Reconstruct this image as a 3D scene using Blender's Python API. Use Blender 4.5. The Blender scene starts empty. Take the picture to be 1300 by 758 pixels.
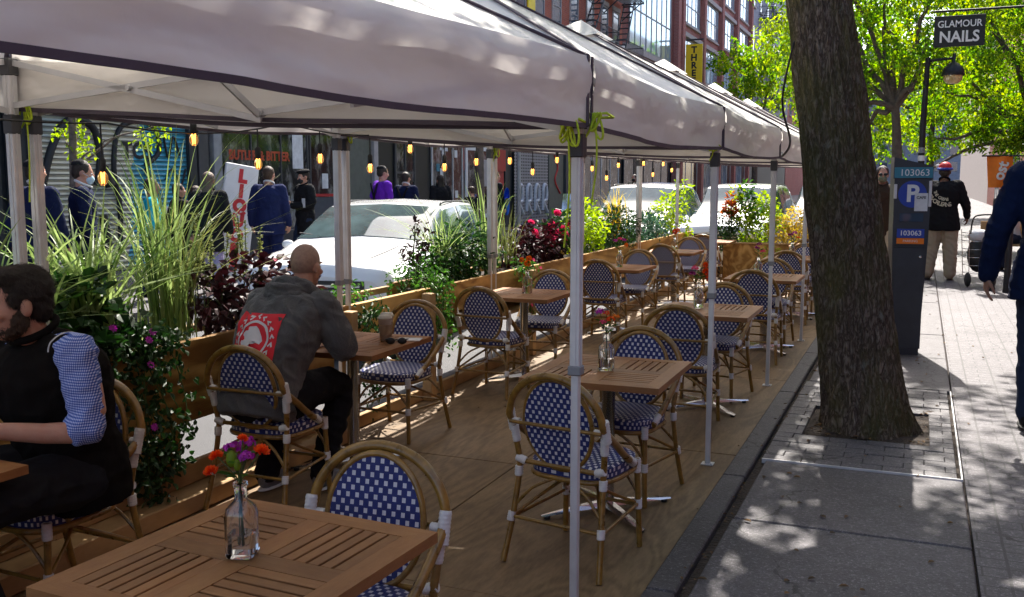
import bpy, bmesh, math, random
from mathutils import Vector, Matrix, noise, Quaternion
R=math.radians; V=Vector; PI=math.pi
random.seed(7)
S=bpy.context.scene; C=S.collection
TS=bpy.data.scenes.new('workbench')
def evaluated_mesh(o):
    if o.name in C.objects: C.objects.unlink(o)
    TS.collection.objects.link(o); vl=TS.view_layers[0]; vl.update(); dg=vl.depsgraph; dg.update()
    me=bpy.data.meshes.new_from_object(o.evaluated_get(dg)); bpy.data.objects.remove(o); return me
# ---------------------------------------------------------------- helpers
def frame(d, up=None):
    d=V(d).normalized(); up=V(up or (0,0,1))
    if abs(d.dot(up))>.98: up=V((0,1,0)) if abs(d.y)<.9 else V((1,0,0))
    x=d.cross(up).normalized(); y=x.cross(d).normalized(); return x,y,d
class MB:
    """collects shapes, links them as one mesh object"""
    def __init__(s): s.v=[]; s.f=[]; s.m=[]; s.uv={}; s.sm=[]
    def add(s, vs, fs, mi=0, smooth=False, uvs=None):
        o=len(s.v); s.v+= [tuple(p) for p in vs]
        for k,f in enumerate(fs):
            if uvs: s.uv[len(s.f)]=uvs[k]
            s.f.append(tuple(i+o for i in f)); s.m.append(mi); s.sm.append(smooth)
        return s
    def box(s,x0,x1,y0,y1,z0,z1,mi=0,M=None):
        vs=[V((x,y,z)) for x in (x0,x1) for y in (y0,y1) for z in (z0,z1)]
        if M: vs=[M@p for p in vs]
        return s.add(vs,[(0,1,3,2),(4,6,7,5),(0,4,5,1),(2,3,7,6),(0,2,6,4),(1,5,7,3)],mi)
    def bbox(s,x0,x1,y0,y1,z0,z1,b=.004,mi=0,M=None):
        """box with chamfered edges"""
        vs=[];cx=[(x0,1),(x1,-1)];cy=[(y0,1),(y1,-1)];cz=[(z0,1),(z1,-1)];idx={}
        for i,(x,sx) in enumerate(cx):
            for j,(y,sy) in enumerate(cy):
                for k,(z,sz) in enumerate(cz):
                    for a,p in enumerate(((x,y+sy*b,z+sz*b),(x+sx*b,y,z+sz*b),(x+sx*b,y+sy*b,z))):
                        idx[i,j,k,a]=len(vs); vs.append(V(p))
        f=[]
        for s_ in (0,1):
            f.append([idx[s_,j,k,0] for j,k in ((0,0),(1,0),(1,1),(0,1))])
            f.append([idx[i,s_,k,1] for i,k in ((0,0),(1,0),(1,1),(0,1))])
            f.append([idx[i,j,s_,2] for i,j in ((0,0),(1,0),(1,1),(0,1))])
        for a in (0,1):
            for b_ in (0,1):
                f.append([idx[a,b_,0,0],idx[a,b_,1,0],idx[a,b_,1,1],idx[a,b_,0,1]])
                f.append([idx[a,0,b_,0],idx[a,1,b_,0],idx[a,1,b_,2],idx[a,0,b_,2]])
                f.append([idx[0,a,b_,1],idx[1,a,b_,1],idx[1,a,b_,2],idx[0,a,b_,2]])
        for i in (0,1):
            for j in (0,1):
                for k in (0,1): f.append([idx[i,j,k,a] for a in (0,1,2)])
        if M: vs=[M@p for p in vs]
        return s.add(vs,f,mi)
    def quad(s,a,b,c,d,mi=0,uv=((0,0),(1,0),(1,1),(0,1))): return s.add([a,b,c,d],[(0,1,2,3)],mi,False,[uv])
    def tube(s,path,r,n=8,closed=False,mi=0,up=None,cap=True,flat=1.0):
        P=[V(p) for p in path]; L=len(P); rs=r if hasattr(r,'__len__') else [r]*L
        if L<2: return s
        vs=[];x=None
        for i,p in enumerate(P):
            if closed: d=P[(i+1)%L]-P[i-1]
            else: d=P[min(i+1,L-1)]-P[max(i-1,0)]
            if d.length<1e-9: d=V((0,0,1))
            d.normalize()
            if x is None: x,y,_=frame(d,up)
            else:
                x=(x-d*x.dot(d)).normalized() if up is None else d.cross(V(up)).normalized(); y=x.cross(d)
            for k in range(n):
                a=2*PI*k/n; vs.append(p+x*math.cos(a)*rs[i]+y*math.sin(a)*rs[i]*flat)
        fs=[(i*n+k,i*n+(k+1)%n,((i+1)%L)*n+(k+1)%n,((i+1)%L)*n+k) for i in range(L if closed else L-1) for k in range(n)]
        s.add(vs,fs,mi,True)
        if not closed and cap:
            s.add(vs[:n],[tuple(range(n))],mi); s.add(vs[-n:],[tuple(range(n-1,-1,-1))],mi)
        return s
    def bar(s,a,b,w,h,mi=0,up=None):
        a=V(a);b=V(b);x,y,d=frame(b-a,up); M=Matrix((x,y,d)).transposed().to_4x4(); M.translation=a
        return s.box(-w/2,w/2,-h/2,h/2,0,(b-a).length,mi,M)
    def lathe(s,prof,c=(0,0,0),n=16,mi=0,M=None,smooth=True):
        c=V(c);vs=[]
        for r_,z in prof:
            for k in range(n):
                p=V((r_*math.cos(2*PI*k/n),r_*math.sin(2*PI*k/n),z)); vs.append((M@p if M else p)+c)
        return s.add(vs,[(i*n+k,i*n+(k+1)%n,(i+1)*n+(k+1)%n,(i+1)*n+k) for i in range(len(prof)-1) for k in range(n)],mi,smooth)
    def ell(s,c,r,n=12,mi=0,M=None):
        r=(r,r,r) if not hasattr(r,'__len__') else r; c=V(c);vs=[];h=max(4,n//2+1)
        for i in range(h+1):
            t=PI*i/h
            for k in range(n):
                a=2*PI*k/n; p=V((r[0]*math.sin(t)*math.cos(a),r[1]*math.sin(t)*math.sin(a),r[2]*math.cos(t))); vs.append((M@p if M else p)+c)
        return s.add(vs,[(i*n+k,(i+1)*n+k,(i+1)*n+(k+1)%n,i*n+(k+1)%n) for i in range(h) for k in range(n)],mi,True)
    def grid(s,fn,nu,nv,mi=0,smooth=True,uv=None):
        vs=[fn(i/nu,j/nv) for j in range(nv+1) for i in range(nu+1)]
        fs=[(j*(nu+1)+i,j*(nu+1)+i+1,(j+1)*(nu+1)+i+1,(j+1)*(nu+1)+i) for j in range(nv) for i in range(nu)]
        us=None
        if uv: us=[[uv(i/nu,j/nv),uv((i+1)/nu,j/nv),uv((i+1)/nu,(j+1)/nv),uv(i/nu,(j+1)/nv)] for j in range(nv) for i in range(nu)]
        return s.add(vs,fs,mi,smooth,us)
    def mesh(s,name,mats):
        me=bpy.data.meshes.new(name); me.from_pydata(s.v,[],s.f)
        for m in (mats if isinstance(mats,(list,tuple)) else [mats]): me.materials.append(m)
        me.polygons.foreach_set('material_index',s.m); me.polygons.foreach_set('use_smooth',s.sm)
        if s.uv:
            l=me.uv_layers.new(name='UVMap'); 
            for k,u in s.uv.items():
                st=me.polygons[k].loop_start
                for q,w in enumerate(u): l.data[st+q].uv=w
        me.update(); return me
    def build(s,name,mats,parent=None,loc=None,rz=0):
        o=bpy.data.objects.new(name,s.mesh(name,mats)); C.objects.link(o)
        if parent: o.parent=parent
        if loc: o.location=loc
        if rz: o.rotation_euler.z=rz
        return o
def tag(o,label=None,cat=None,group=None,kind=None):
    if label: o['label']=label
    if cat: o['category']=cat
    if group: o['group']=group
    if kind: o['kind']=kind
    return o
def thing(name,label,cat,loc=(0,0,0),rz=0,group=None):
    o=bpy.data.objects.new(name,None); o.empty_display_size=.1; C.objects.link(o); o.location=loc; o.rotation_euler.z=rz
    return tag(o,label,cat,group)
KIDS={}
def copy_tree(o,parent=None):
    c=o.copy(); C.objects.link(c)
    if parent: c.parent=parent
    for ch in [k for k in o.children]: copy_tree(ch,c)
    return c
def arc(c,r,a0,a1,n,ax=(1,0,0),ay=(0,0,1)):
    c=V(c);ax=V(ax);ay=V(ay); r=(r,r) if not hasattr(r,'__len__') else r
    return [c+ax*r[0]*math.cos(R(a0+(a1-a0)*i/n))+ay*r[1]*math.sin(R(a0+(a1-a0)*i/n)) for i in range(n+1)]
def smooth_path(pts,n=6,closed=False):
    P=[V(p) for p in pts];L=len(P);out=[]
    rng=range(L if closed else L-1)
    for i in rng:
        if closed: p0,p1,p2,p3=P[i-1],P[i],P[(i+1)%L],P[(i+2)%L]
        else: p0,p1,p2,p3=P[max(i-1,0)],P[i],P[i+1],P[min(i+2,L-1)]
        for k in range(n):
            t=k/n; out.append(.5*((2*p1)+(p2-p0)*t+(2*p0-5*p1+4*p2-p3)*t*t+(3*p1-p0-3*p2+p3)*t**3))
    if not closed: out.append(P[-1])
    return out
def text_mesh(txt,size,ext=.004,bold=0.0,vertical=False,spacing=1.0):
    cu=bpy.data.curves.new('txt','FONT'); cu.body='\n'.join(txt) if vertical else txt; cu.size=size; cu.extrude=ext
    cu.align_x='CENTER'; cu.align_y='CENTER'; cu.offset=bold; cu.space_line=spacing; cu.resolution_u=3
    if not vertical: cu.space_character=spacing
    ob=bpy.data.objects.new('txt',cu); return evaluated_mesh(ob)
def text(name,txt,size,mat,parent,loc,rot,**k):
    """rot: Euler; text faces local +Z, reads along +X"""
    sx=k.pop('sx',1); me=text_mesh(txt,size,**k); me.name=name; me.materials.clear(); me.materials.append(mat)
    o=bpy.data.objects.new(name,me); C.objects.link(o); o.parent=parent; o.location=loc; o.rotation_euler=rot; o.scale=(sx,1,1); return o
# ---------------------------------------------------------------- materials
class NT:
    def __init__(s,name):
        s.m=bpy.data.materials.new(name); s.m.use_nodes=True; s.t=s.m.node_tree; s.b=s.t.nodes['Principled BSDF']
        s.tc=s.t.nodes.new('ShaderNodeTexCoord')
    def n(s,typ,**k):
        nd=s.t.nodes.new('ShaderNode'+typ); ins=k.pop('i',{})
        for a,v in k.items(): setattr(nd,a,v)
        for a,v in ins.items(): s.set(nd.inputs[a],v)
        return nd
    def set(s,inp,v):
        if isinstance(v,bpy.types.NodeSocket): s.t.links.new(v,inp)
        elif hasattr(v,'outputs'): s.t.links.new(v.outputs[0],inp)
        else:
            if inp.type=='RGBA' and len(v)==3: v=(*v,1)
            inp.default_value=v
    def math(s,op,a,b=0,c=None):
        nd=s.n('Math',operation=op); s.set(nd.inputs[0],a); s.set(nd.inputs[1],b)
        if c is not None: s.set(nd.inputs[2],c)
        return nd.outputs[0]
    def co(s,kind='Object',scale=(1,1,1),rot=(0,0,0),loc=(0,0,0)):
        return s.n('Mapping',i={'Vector':s.tc.outputs[kind],'Scale':scale,'Rotation':rot,'Location':loc}).outputs[0]
    def noise(s,vec,scale=5,detail=4,rough=.5,dist=0):
        return s.n('TexNoise',i={'Vector':vec,'Scale':scale,'Detail':detail,'Roughness':rough,'Distortion':dist}).outputs[0]
    def ramp(s,fac,stops,interp='LINEAR'):
        nd=s.n('ValToRGB',i={'Fac':fac}); r=nd.color_ramp; r.interpolation=interp
        while len(r.elements)<len(stops): r.elements.new(.5)
        for e,(p,c) in zip(r.elements,stops): e.position=p; e.color=(*(c if hasattr(c,'__len__') else (c,c,c)),1)
        return nd.outputs[0]
    def mix(s,fac,a,b,mode='MIX'):
        nd=s.n('Mix',data_type='RGBA',blend_type=mode); s.set(nd.inputs[0],fac); s.set(nd.inputs[6],a); s.set(nd.inputs[7],b); return nd.outputs[2]
    def bump(s,h,dist=.01,strength=1,normal=None):
        k={'Height':h,'Distance':dist,'Strength':strength}
        if normal: k['Normal']=normal
        o=s.n('Bump',i=k).outputs[0]; s.set(s.b.inputs['Normal'],o); return o
    def sep(s,vec): nd=s.n('SeparateXYZ',i={0:vec}); return nd.outputs
    def fin(s,color=None,rough=.6,metal=0,spec=.5,**k):
        if color is not None: s.set(s.b.inputs['Base Color'],color)
        s.set(s.b.inputs['Roughness'],rough); s.b.inputs['Metallic'].default_value=metal; s.b.inputs['Specular IOR Level'].default_value=spec
        for a,v in k.items(): s.set(s.b.inputs[a.replace('_',' ')],v)
        return s.m
def plain(name,c,rough=.6,metal=0,var=.2,vs=6,bump=0,bs=60,spec=.5,obj_rand=0,**k):
    t=NT(name); v=t.co(); n=t.noise(v,vs,5,.6)
    dark=tuple(x*(1-var) for x in c); light=tuple(min(1,x*(1+var)) for x in c)
    col=t.ramp(n,[(.3,dark),(.7,light)])
    if bump: t.bump(t.noise(v,bs,3),bump)
    r=t.math('ADD',rough-.05,t.math('MULTIPLY',n,.12))
    return t.fin(col,r,metal,spec,**k)
def leafmat(name,c1,c2,trans=.35,rough=.5,scale=3):
    t=NT(name); g=t.n('NewGeometry'); r=g.outputs['Random Per Island']
    n=t.noise(t.co(),scale,3)
    f=t.math('ADD',t.math('MULTIPLY',r,.65),t.math('MULTIPLY',n,.35))
    col=t.ramp(f,[(.15,c1),(.8,c2)])
    t.fin(col,rough,0,.35)
    tr=t.n('BsdfTranslucent',i={'Color':t.mix(.0,col,col)})
    bright=t.n('HueSaturation',i={'Color':col,'Value':1.6,'Saturation':1.1}); t.set(tr.inputs[0],bright)
    mx=t.n('MixShader',i={0:trans}); t.set(mx.inputs[1],t.b); t.set(mx.inputs[2],tr)
    t.set(t.t.nodes['Material Output'].inputs[0],mx); return t.m
def emis(name,c,strength):
    t=NT(name); t.set(t.b.inputs['Emission Color'],c); t.b.inputs['Emission Strength'].default_value=strength
    return t.fin(c,.5)
def wood(name,c1,c2,c3,axis='Y',scale=1.0,rough=.6,contour=True,islands=0.,bumpd=.0015,stops=(.15,.45,.8),amps=(.24,.5,.35),freq=34.,stainamt=.65):
    t=NT(name); st={'X':(.35,3.2,3.2),'Y':(2.0,.4,2.0),'Z':(3.2,3.2,.35)}[axis]
    v=t.co('Object',tuple(a*scale for a in st))
    n=t.noise(v,1.3,3,.5,.6)
    rings=t.math('SINE',t.math('MULTIPLY',n,freq)) if contour else t.noise(t.co('Object',tuple(a*scale*7 for a in st)),2,4)
    fine=t.noise(t.co('Object',tuple(a*scale*14 for a in st)),3,5,.7)
    f=t.math('ADD',t.math('MULTIPLY',rings,amps[0] if contour else .35),t.math('ADD',t.math('MULTIPLY',n,amps[1]),t.math('MULTIPLY',fine,amps[2])))
    col=t.ramp(f,list(zip(stops,(c1,c2,c3))))
    if islands:
        rr=t.n('NewGeometry').outputs['Random Per Island']
        col=t.n('HueSaturation',i={'Color':col,'Value':t.math('ADD',1-islands,t.math('MULTIPLY',rr,2*islands))}).outputs[0]
    stain=t.noise(t.co('Object',(1.3,1.3,1.3)),1.1,4,.65)
    col=t.mix(t.ramp(stain,[(.40,0.),(.72,stainamt)]),col,tuple(x*.55 for x in c1))
    t.bump(f,bumpd); return t.fin(col,rough,0,.35)
M={}
M['rattan']=plain('rattan_pole',(.24,.13,.024),.28,var=.4,vs=22,spec=.6)
M['binding']=plain('white_binding',(.7,.69,.66),.5,var=.12,vs=30,bump=.002,bs=300)
def weave():
    t=NT('woven_seat'); u=t.tc.outputs['UV']; s=t.sep(u)
    def cell(ox,oy):
        fx=t.math('FRACT',t.math('ADD',t.math('DIVIDE',s[0],.035),ox)); fy=t.math('FRACT',t.math('ADD',t.math('DIVIDE',s[1],.045),oy))
        a=t.math('LESS_THAN',t.math('ABSOLUTE',t.math('SUBTRACT',fx,.5)),.197); b=t.math('LESS_THAN',t.math('ABSOLUTE',t.math('SUBTRACT',fy,.5)),.17)
        return t.math('MULTIPLY',a,b)
    dots=t.math('MAXIMUM',cell(0,0),cell(.5,.5))
    wa=t.math('SINE',t.math('MULTIPLY',s[0],2*PI/.0072)); wb=t.math('SINE',t.math('MULTIPLY',s[1],2*PI/.0072))
    th=t.math('MULTIPLY',wa,wb)
    navy=t.mix(t.noise(t.co(),30,3),(.008,.015,.11),(.015,.032,.2)); white=t.mix(t.noise(t.co(),40,3),(.6,.6,.62),(.8,.8,.82))
    col=t.mix(dots,navy,white)
    t.bump(t.math('ADD',t.math('MULTIPLY',th,.5),t.math('MULTIPLY',dots,1.2)),.0012)
    return t.fin(col,.42,0,.5)
M['weave']=weave()
M['teak']=wood('teak_slats',(.12,.042,.012),(.25,.1,.03),(.36,.175,.062),'Y',2.2,.5,False,.22)
M['teak_x']=wood('teak_slats_cross',(.12,.042,.012),(.25,.1,.03),(.36,.175,.062),'X',2.2,.5,False,.22)
M['ply']=wood('deck_plywood',(.1,.058,.025),(.2,.126,.06),(.29,.19,.098),'Y',.75,.62,True,stops=(.2,.45,.7),amps=(.085,.25,.62),freq=85.,stainamt=.4,bumpd=.0003)
M['plyw']=wood('planter_plywood',(.24,.11,.025),(.52,.3,.085),(.68,.43,.15),'Y',1.1,.6,True,stops=(.16,.42,.7))
M['lumber']=wood('pine_lumber',(.24,.13,.05),(.42,.26,.11),(.52,.35,.17),'Z',1.5,.6,False)
M['lumber_y']=wood('pine_rail',(.24,.13,.05),(.42,.26,.11),(.52,.35,.17),'Y',1.5,.6,False)
M['chrome']=plain('polished_metal',(.55,.55,.56),.22,1,var=.08)
M['alu']=plain('aluminium_post',(.66,.65,.65),.42,.3,var=.08,vs=12)
M['arm']=plain('grey_truss_bar',(.55,.54,.54),.45,.3,var=.1)
M['black']=plain('black_plastic',(.012,.012,.013),.45)
M['blackmetal']=plain('black_iron',(.02,.02,.022),.5,.3)
M['rope']=plain('yellow_green_rope',(.55,.7,.03),.7,var=.2,vs=60,bump=.002,bs=400)
M['white']=plain('white_paint',(.75,.75,.74),.5,var=.06)
M['darkgrey']=plain('dark_grey_paint',(.05,.05,.055),.5)
M['grey']=plain('grey_paint',(.25,.26,.27),.55)
M['soil']=plain('dark_soil',(.035,.022,.014),.9,var=.6,vs=30,bump=.02,bs=50)
def fabric():
    t=NT('canopy_fabric'); v=t.co(); n=t.noise(v,1.2,4,.6)
    col=t.ramp(n,[(.3,(.89,.85,.79)),(.7,(.94,.9,.84))])
    nb=t.bump(t.math('ADD',t.noise(t.co('Object',(1,1,2.2)),2.3,3,.5),t.math('MULTIPLY',t.noise(v,14,3,.5,1.0),.02)),.04)
    t.fin(col,.42,0,.45); tr=t.n('BsdfTranslucent',i={'Color':(.86,.83,.8),'Normal':nb}); mx=t.n('MixShader',i={0:.3}); t.set(mx.inputs[1],t.b); t.set(mx.inputs[2],tr)
    t.set(t.t.nodes['Material Output'].inputs[0],mx); return t.m
M['fabric']=fabric()
M['trim']=plain('plum_grey_trim',(.075,.055,.075),.6,var=.1)
M['patch']=plain('dark_grey_mesh',(.09,.09,.095),.7,bump=.002,bs=300)
def glassm(name,c=(1,1,1),rough=.02,ior=1.45):
    t=NT(name); t.fin(c,rough,0,.5); t.b.inputs['Transmission Weight'].default_value=1; t.b.inputs['IOR'].default_value=ior
    return t.m
M['glass']=glassm('clear_glass')
M['wglass']=plain('window_glass',(.06,.09,.13),.06,0,var=.4,vs=.6,spec=1.0)
M['skyglass']=plain('painted_sky_glass',(.5,.68,.95),.04,.45,var=.35,vs=.5,spec=1.0)  # sky reflection put into the pale blue base colour
M['carglass']=plain('car_window_glass',(.05,.085,.09),.04,0,var=.6,vs=2.,spec=1.0)
M['carwhite']=plain('white_car_paint',(.78,.79,.8),.22,0,var=.02,Coat_Weight=.8)
M['cardark']=plain('dark_car_paint',(.03,.03,.035),.2,.3,var=.02,Coat_Weight=.8)
M['tyre']=plain('tyre_rubber',(.02,.02,.02),.8)
M['headlight']=plain('headlight_lens',(.42,.45,.48),.08,.6,var=.5,vs=9,spec=1)
def bark():
    t=NT('tree_bark'); v=t.co('Object',(1,1,.3))
    n1=t.noise(v,36,4,.6,.6); n2=t.noise(t.co('Object',(1,1,.35)),60,4,.6); moss=t.noise(t.co('Object',(1,1,.6)),3.2,4,.6)
    ridge=t.math('ADD',t.math('ABSOLUTE',t.math('SUBTRACT',n1,.5)),t.math('MULTIPLY',n2,.12))
    col=t.ramp(ridge,[(.02,(.016,.011,.008)),(.08,(.075,.052,.038)),(.18,(.2,.155,.118)),(.34,(.32,.26,.21))])
    lic=t.noise(t.co('Object',(1,1,.8)),11,4,.7); col=t.mix(t.math('MULTIPLY',t.ramp(lic,[(.6,0.),(.68,1.)]),.5),col,(.24,.24,.2)); big=t.noise(t.co('Object',(1,1,.5)),1.8,3); col=t.n('HueSaturation',i={'Color':col,'Value':t.math('ADD',.65,t.math('MULTIPLY',big,.9))}).outputs[0]
    col=t.mix(t.math('MULTIPLY',t.ramp(moss,[(.42,0.),(.6,1.)]),.6),col,(.085,.08,.018))
    t.bump(ridge,.07); return t.fin(col,.85,0,.2)
M['bark']=bark()
M['twig']=plain('thin_bark',(.13,.1,.08),.8,var=.4,vs=20)
def asphalt():
    t=NT('asphalt'); v=t.co(); f=t.noise(v,160,3,.7); g=t.noise(v,1.3,5,.6)
    col=t.mix(g,t.ramp(f,[(.35,(.045,.045,.048)),(.7,(.12,.12,.125))]),(.085,.085,.09)); t.bump(f,.006); return t.fin(col,.8,0,.4)
M['asphalt']=asphalt()
def slab(name,base,joint_fn=None):
    t=NT(name); v=t.co(); big=t.noise(v,1.1,6,.65); mid=t.noise(v,9,5,.7); fine=t.noise(v,75,4,.8); vo=t.n('TexVoronoi',i={'Vector':v,'Scale':34}).outputs[0]
    b=V(base)
    col=t.ramp(big,[(.3,tuple(b*.55)),(.5,tuple(b)),(.72,tuple(b*1.3))])
    col=t.mix(t.math('MULTIPLY',t.ramp(fine,[(.55,0.),(.64,1.)]),.9),col,tuple(b*2.8),'MIX')
    col=t.mix(t.math('MULTIPLY',t.ramp(fine,[(.34,1.),(.46,0.)]),.7),col,tuple(b*.35))
    col=t.mix(t.math('MULTIPLY',t.ramp(mid,[(.5,0.),(.7,1.)]),.5),col,tuple(b*.5))
    col=t.mix(t.math('MULTIPLY',t.ramp(vo,[(.0,1.),(.16,0.)]),.35),col,tuple(b*2.1))
    cr=t.n('TexVoronoi',feature='DISTANCE_TO_EDGE',i={'Vector':t.n('VectorMath',operation='ADD',i={0:t.co('Object',(1,1,.1)),1:t.n('VectorMath',operation='SCALE',i={0:t.n('TexNoise',i={'Vector':v,'Scale':5.,'Detail':5.}).outputs[1],'Scale':.35}).outputs[0]}).outputs[0],'Scale':.8}).outputs[0]
    col=t.mix(t.math('MULTIPLY',t.math('MULTIPLY',t.math('LESS_THAN',cr,.006),t.ramp(big,[(.45,0.),(.5,1.)])),.85),col,tuple(b*.2))
    spots=t.n('TexVoronoi',i={'Vector':t.co('Object',(1,1,.1)),'Scale':4.5,'Randomness':1.}).outputs[0]
    col=t.mix(t.math('MULTIPLY',t.ramp(spots,[(.05,1.),(.075,0.)]),.55),col,tuple(b*.25))
    h=t.math('ADD',t.math('MULTIPLY',fine,.35),t.math('MULTIPLY',mid,.6))
    if joint_fn:
        j=joint_fn(t); col=t.mix(j,col,(.05,.047,.05)); h=t.math('SUBTRACT',h,t.math('MULTIPLY',j,1.5))
    t.bump(h,.012); return t.fin(col,.66,0,.5)
def pavj(t):
    s=t.sep(t.tc.outputs['Object']); w=t.noise(t.co(),7,2)
    x=t.math('ADD',t.math('DIVIDE',s[0],.2),t.math('MULTIPLY',t.math('SUBTRACT',w,.5),.05)); y=t.math('ADD',t.math('DIVIDE',s[1],.105),t.math('MULTIPLY',t.math('SUBTRACT',w,.5),.09))
    def line(u,wd): f=t.math('FRACT',u); return t.math('LESS_THAN',t.math('MINIMUM',f,t.math('SUBTRACT',1,f)),wd)
    lx=line(x,.03); ly=line(y,.045)
    half=t.math('MULTIPLY',line(t.math('ADD',x,.5),.022),t.math('LESS_THAN',t.math('FRACT',t.math('MULTIPLY',y,.5)),.5))
    return t.math('MAXIMUM',lx,t.math('MAXIMUM',ly,half))
M['conc']=slab('sidewalk_concrete',(.072,.066,.074)); M['paver']=slab('concrete_pavers',(.098,.09,.1),pavj); M['kerb']=slab('bluestone_kerb',(.05,.047,.052))
M['pit']=slab('pit_blocks',(.088,.082,.088))
def brick(name,c1,c2,mortar,scale=1):
    t=NT(name); b=t.n('TexBrick',i={'Vector':t.n('CombineXYZ',i={0:t.math('ADD',t.sep(t.tc.outputs['Object'])[0],t.sep(t.tc.outputs['Object'])[1]),1:t.sep(t.tc.outputs['Object'])[2]}).outputs[0],'Color1':c1,'Color2':c2,'Mortar':mortar,'Scale':scale,'Brick Width':.22,'Row Height':.075,'Mortar Size':.009})
    st=t.noise(t.co(),.8,5,.6); col=t.mix(t.math('MULTIPLY',st,.5),b.outputs[0],tuple(x*.5 for x in c1)); t.bump(b.outputs['Fac'],-.008); return t.fin(col,.85,0,.2)
M['brick_red']=brick('red_brick',(.6,.15,.09),(.48,.11,.07),(.4,.25,.2)); M['brick_maroon']=brick('maroon_brick',(.3,.09,.075),(.24,.07,.06),(.28,.2,.18)); M['brick_pink']=brick('pinkish_brick',(.55,.2,.17),(.45,.16,.14),(.45,.34,.31))
M['stone']=plain('pale_stone',(.42,.38,.37),.8,var=.15); M['greywall']=plain('grey_stucco',(.3,.31,.36),.85,var=.2,vs=1.5); M['darkwall']=plain('dark_storefront_paint',(.02,.025,.03),.5,var=.3)
M['panel_olive']=plain('grey_green_panel',(.11,.12,.1),.55); M['red']=plain('red_paint',(.42,.02,.02),.45); M['redtxt']=plain('red_lettering',(.55,.02,.03),.5)
M['yellow']=plain('yellow_sign',(.98,.68,.01),.5,var=.04); M['orange']=plain('orange_banner',(.85,.2,.01),.6,var=.1); M['blue']=plain('blue_sign',(.015,.05,.35),.4,var=.05); M['teal']=plain('teal_sign',(.03,.2,.28),.4,var=.05)
M['ironblack']=plain('fire_escape_iron',(.03,.035,.045),.6)
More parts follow.
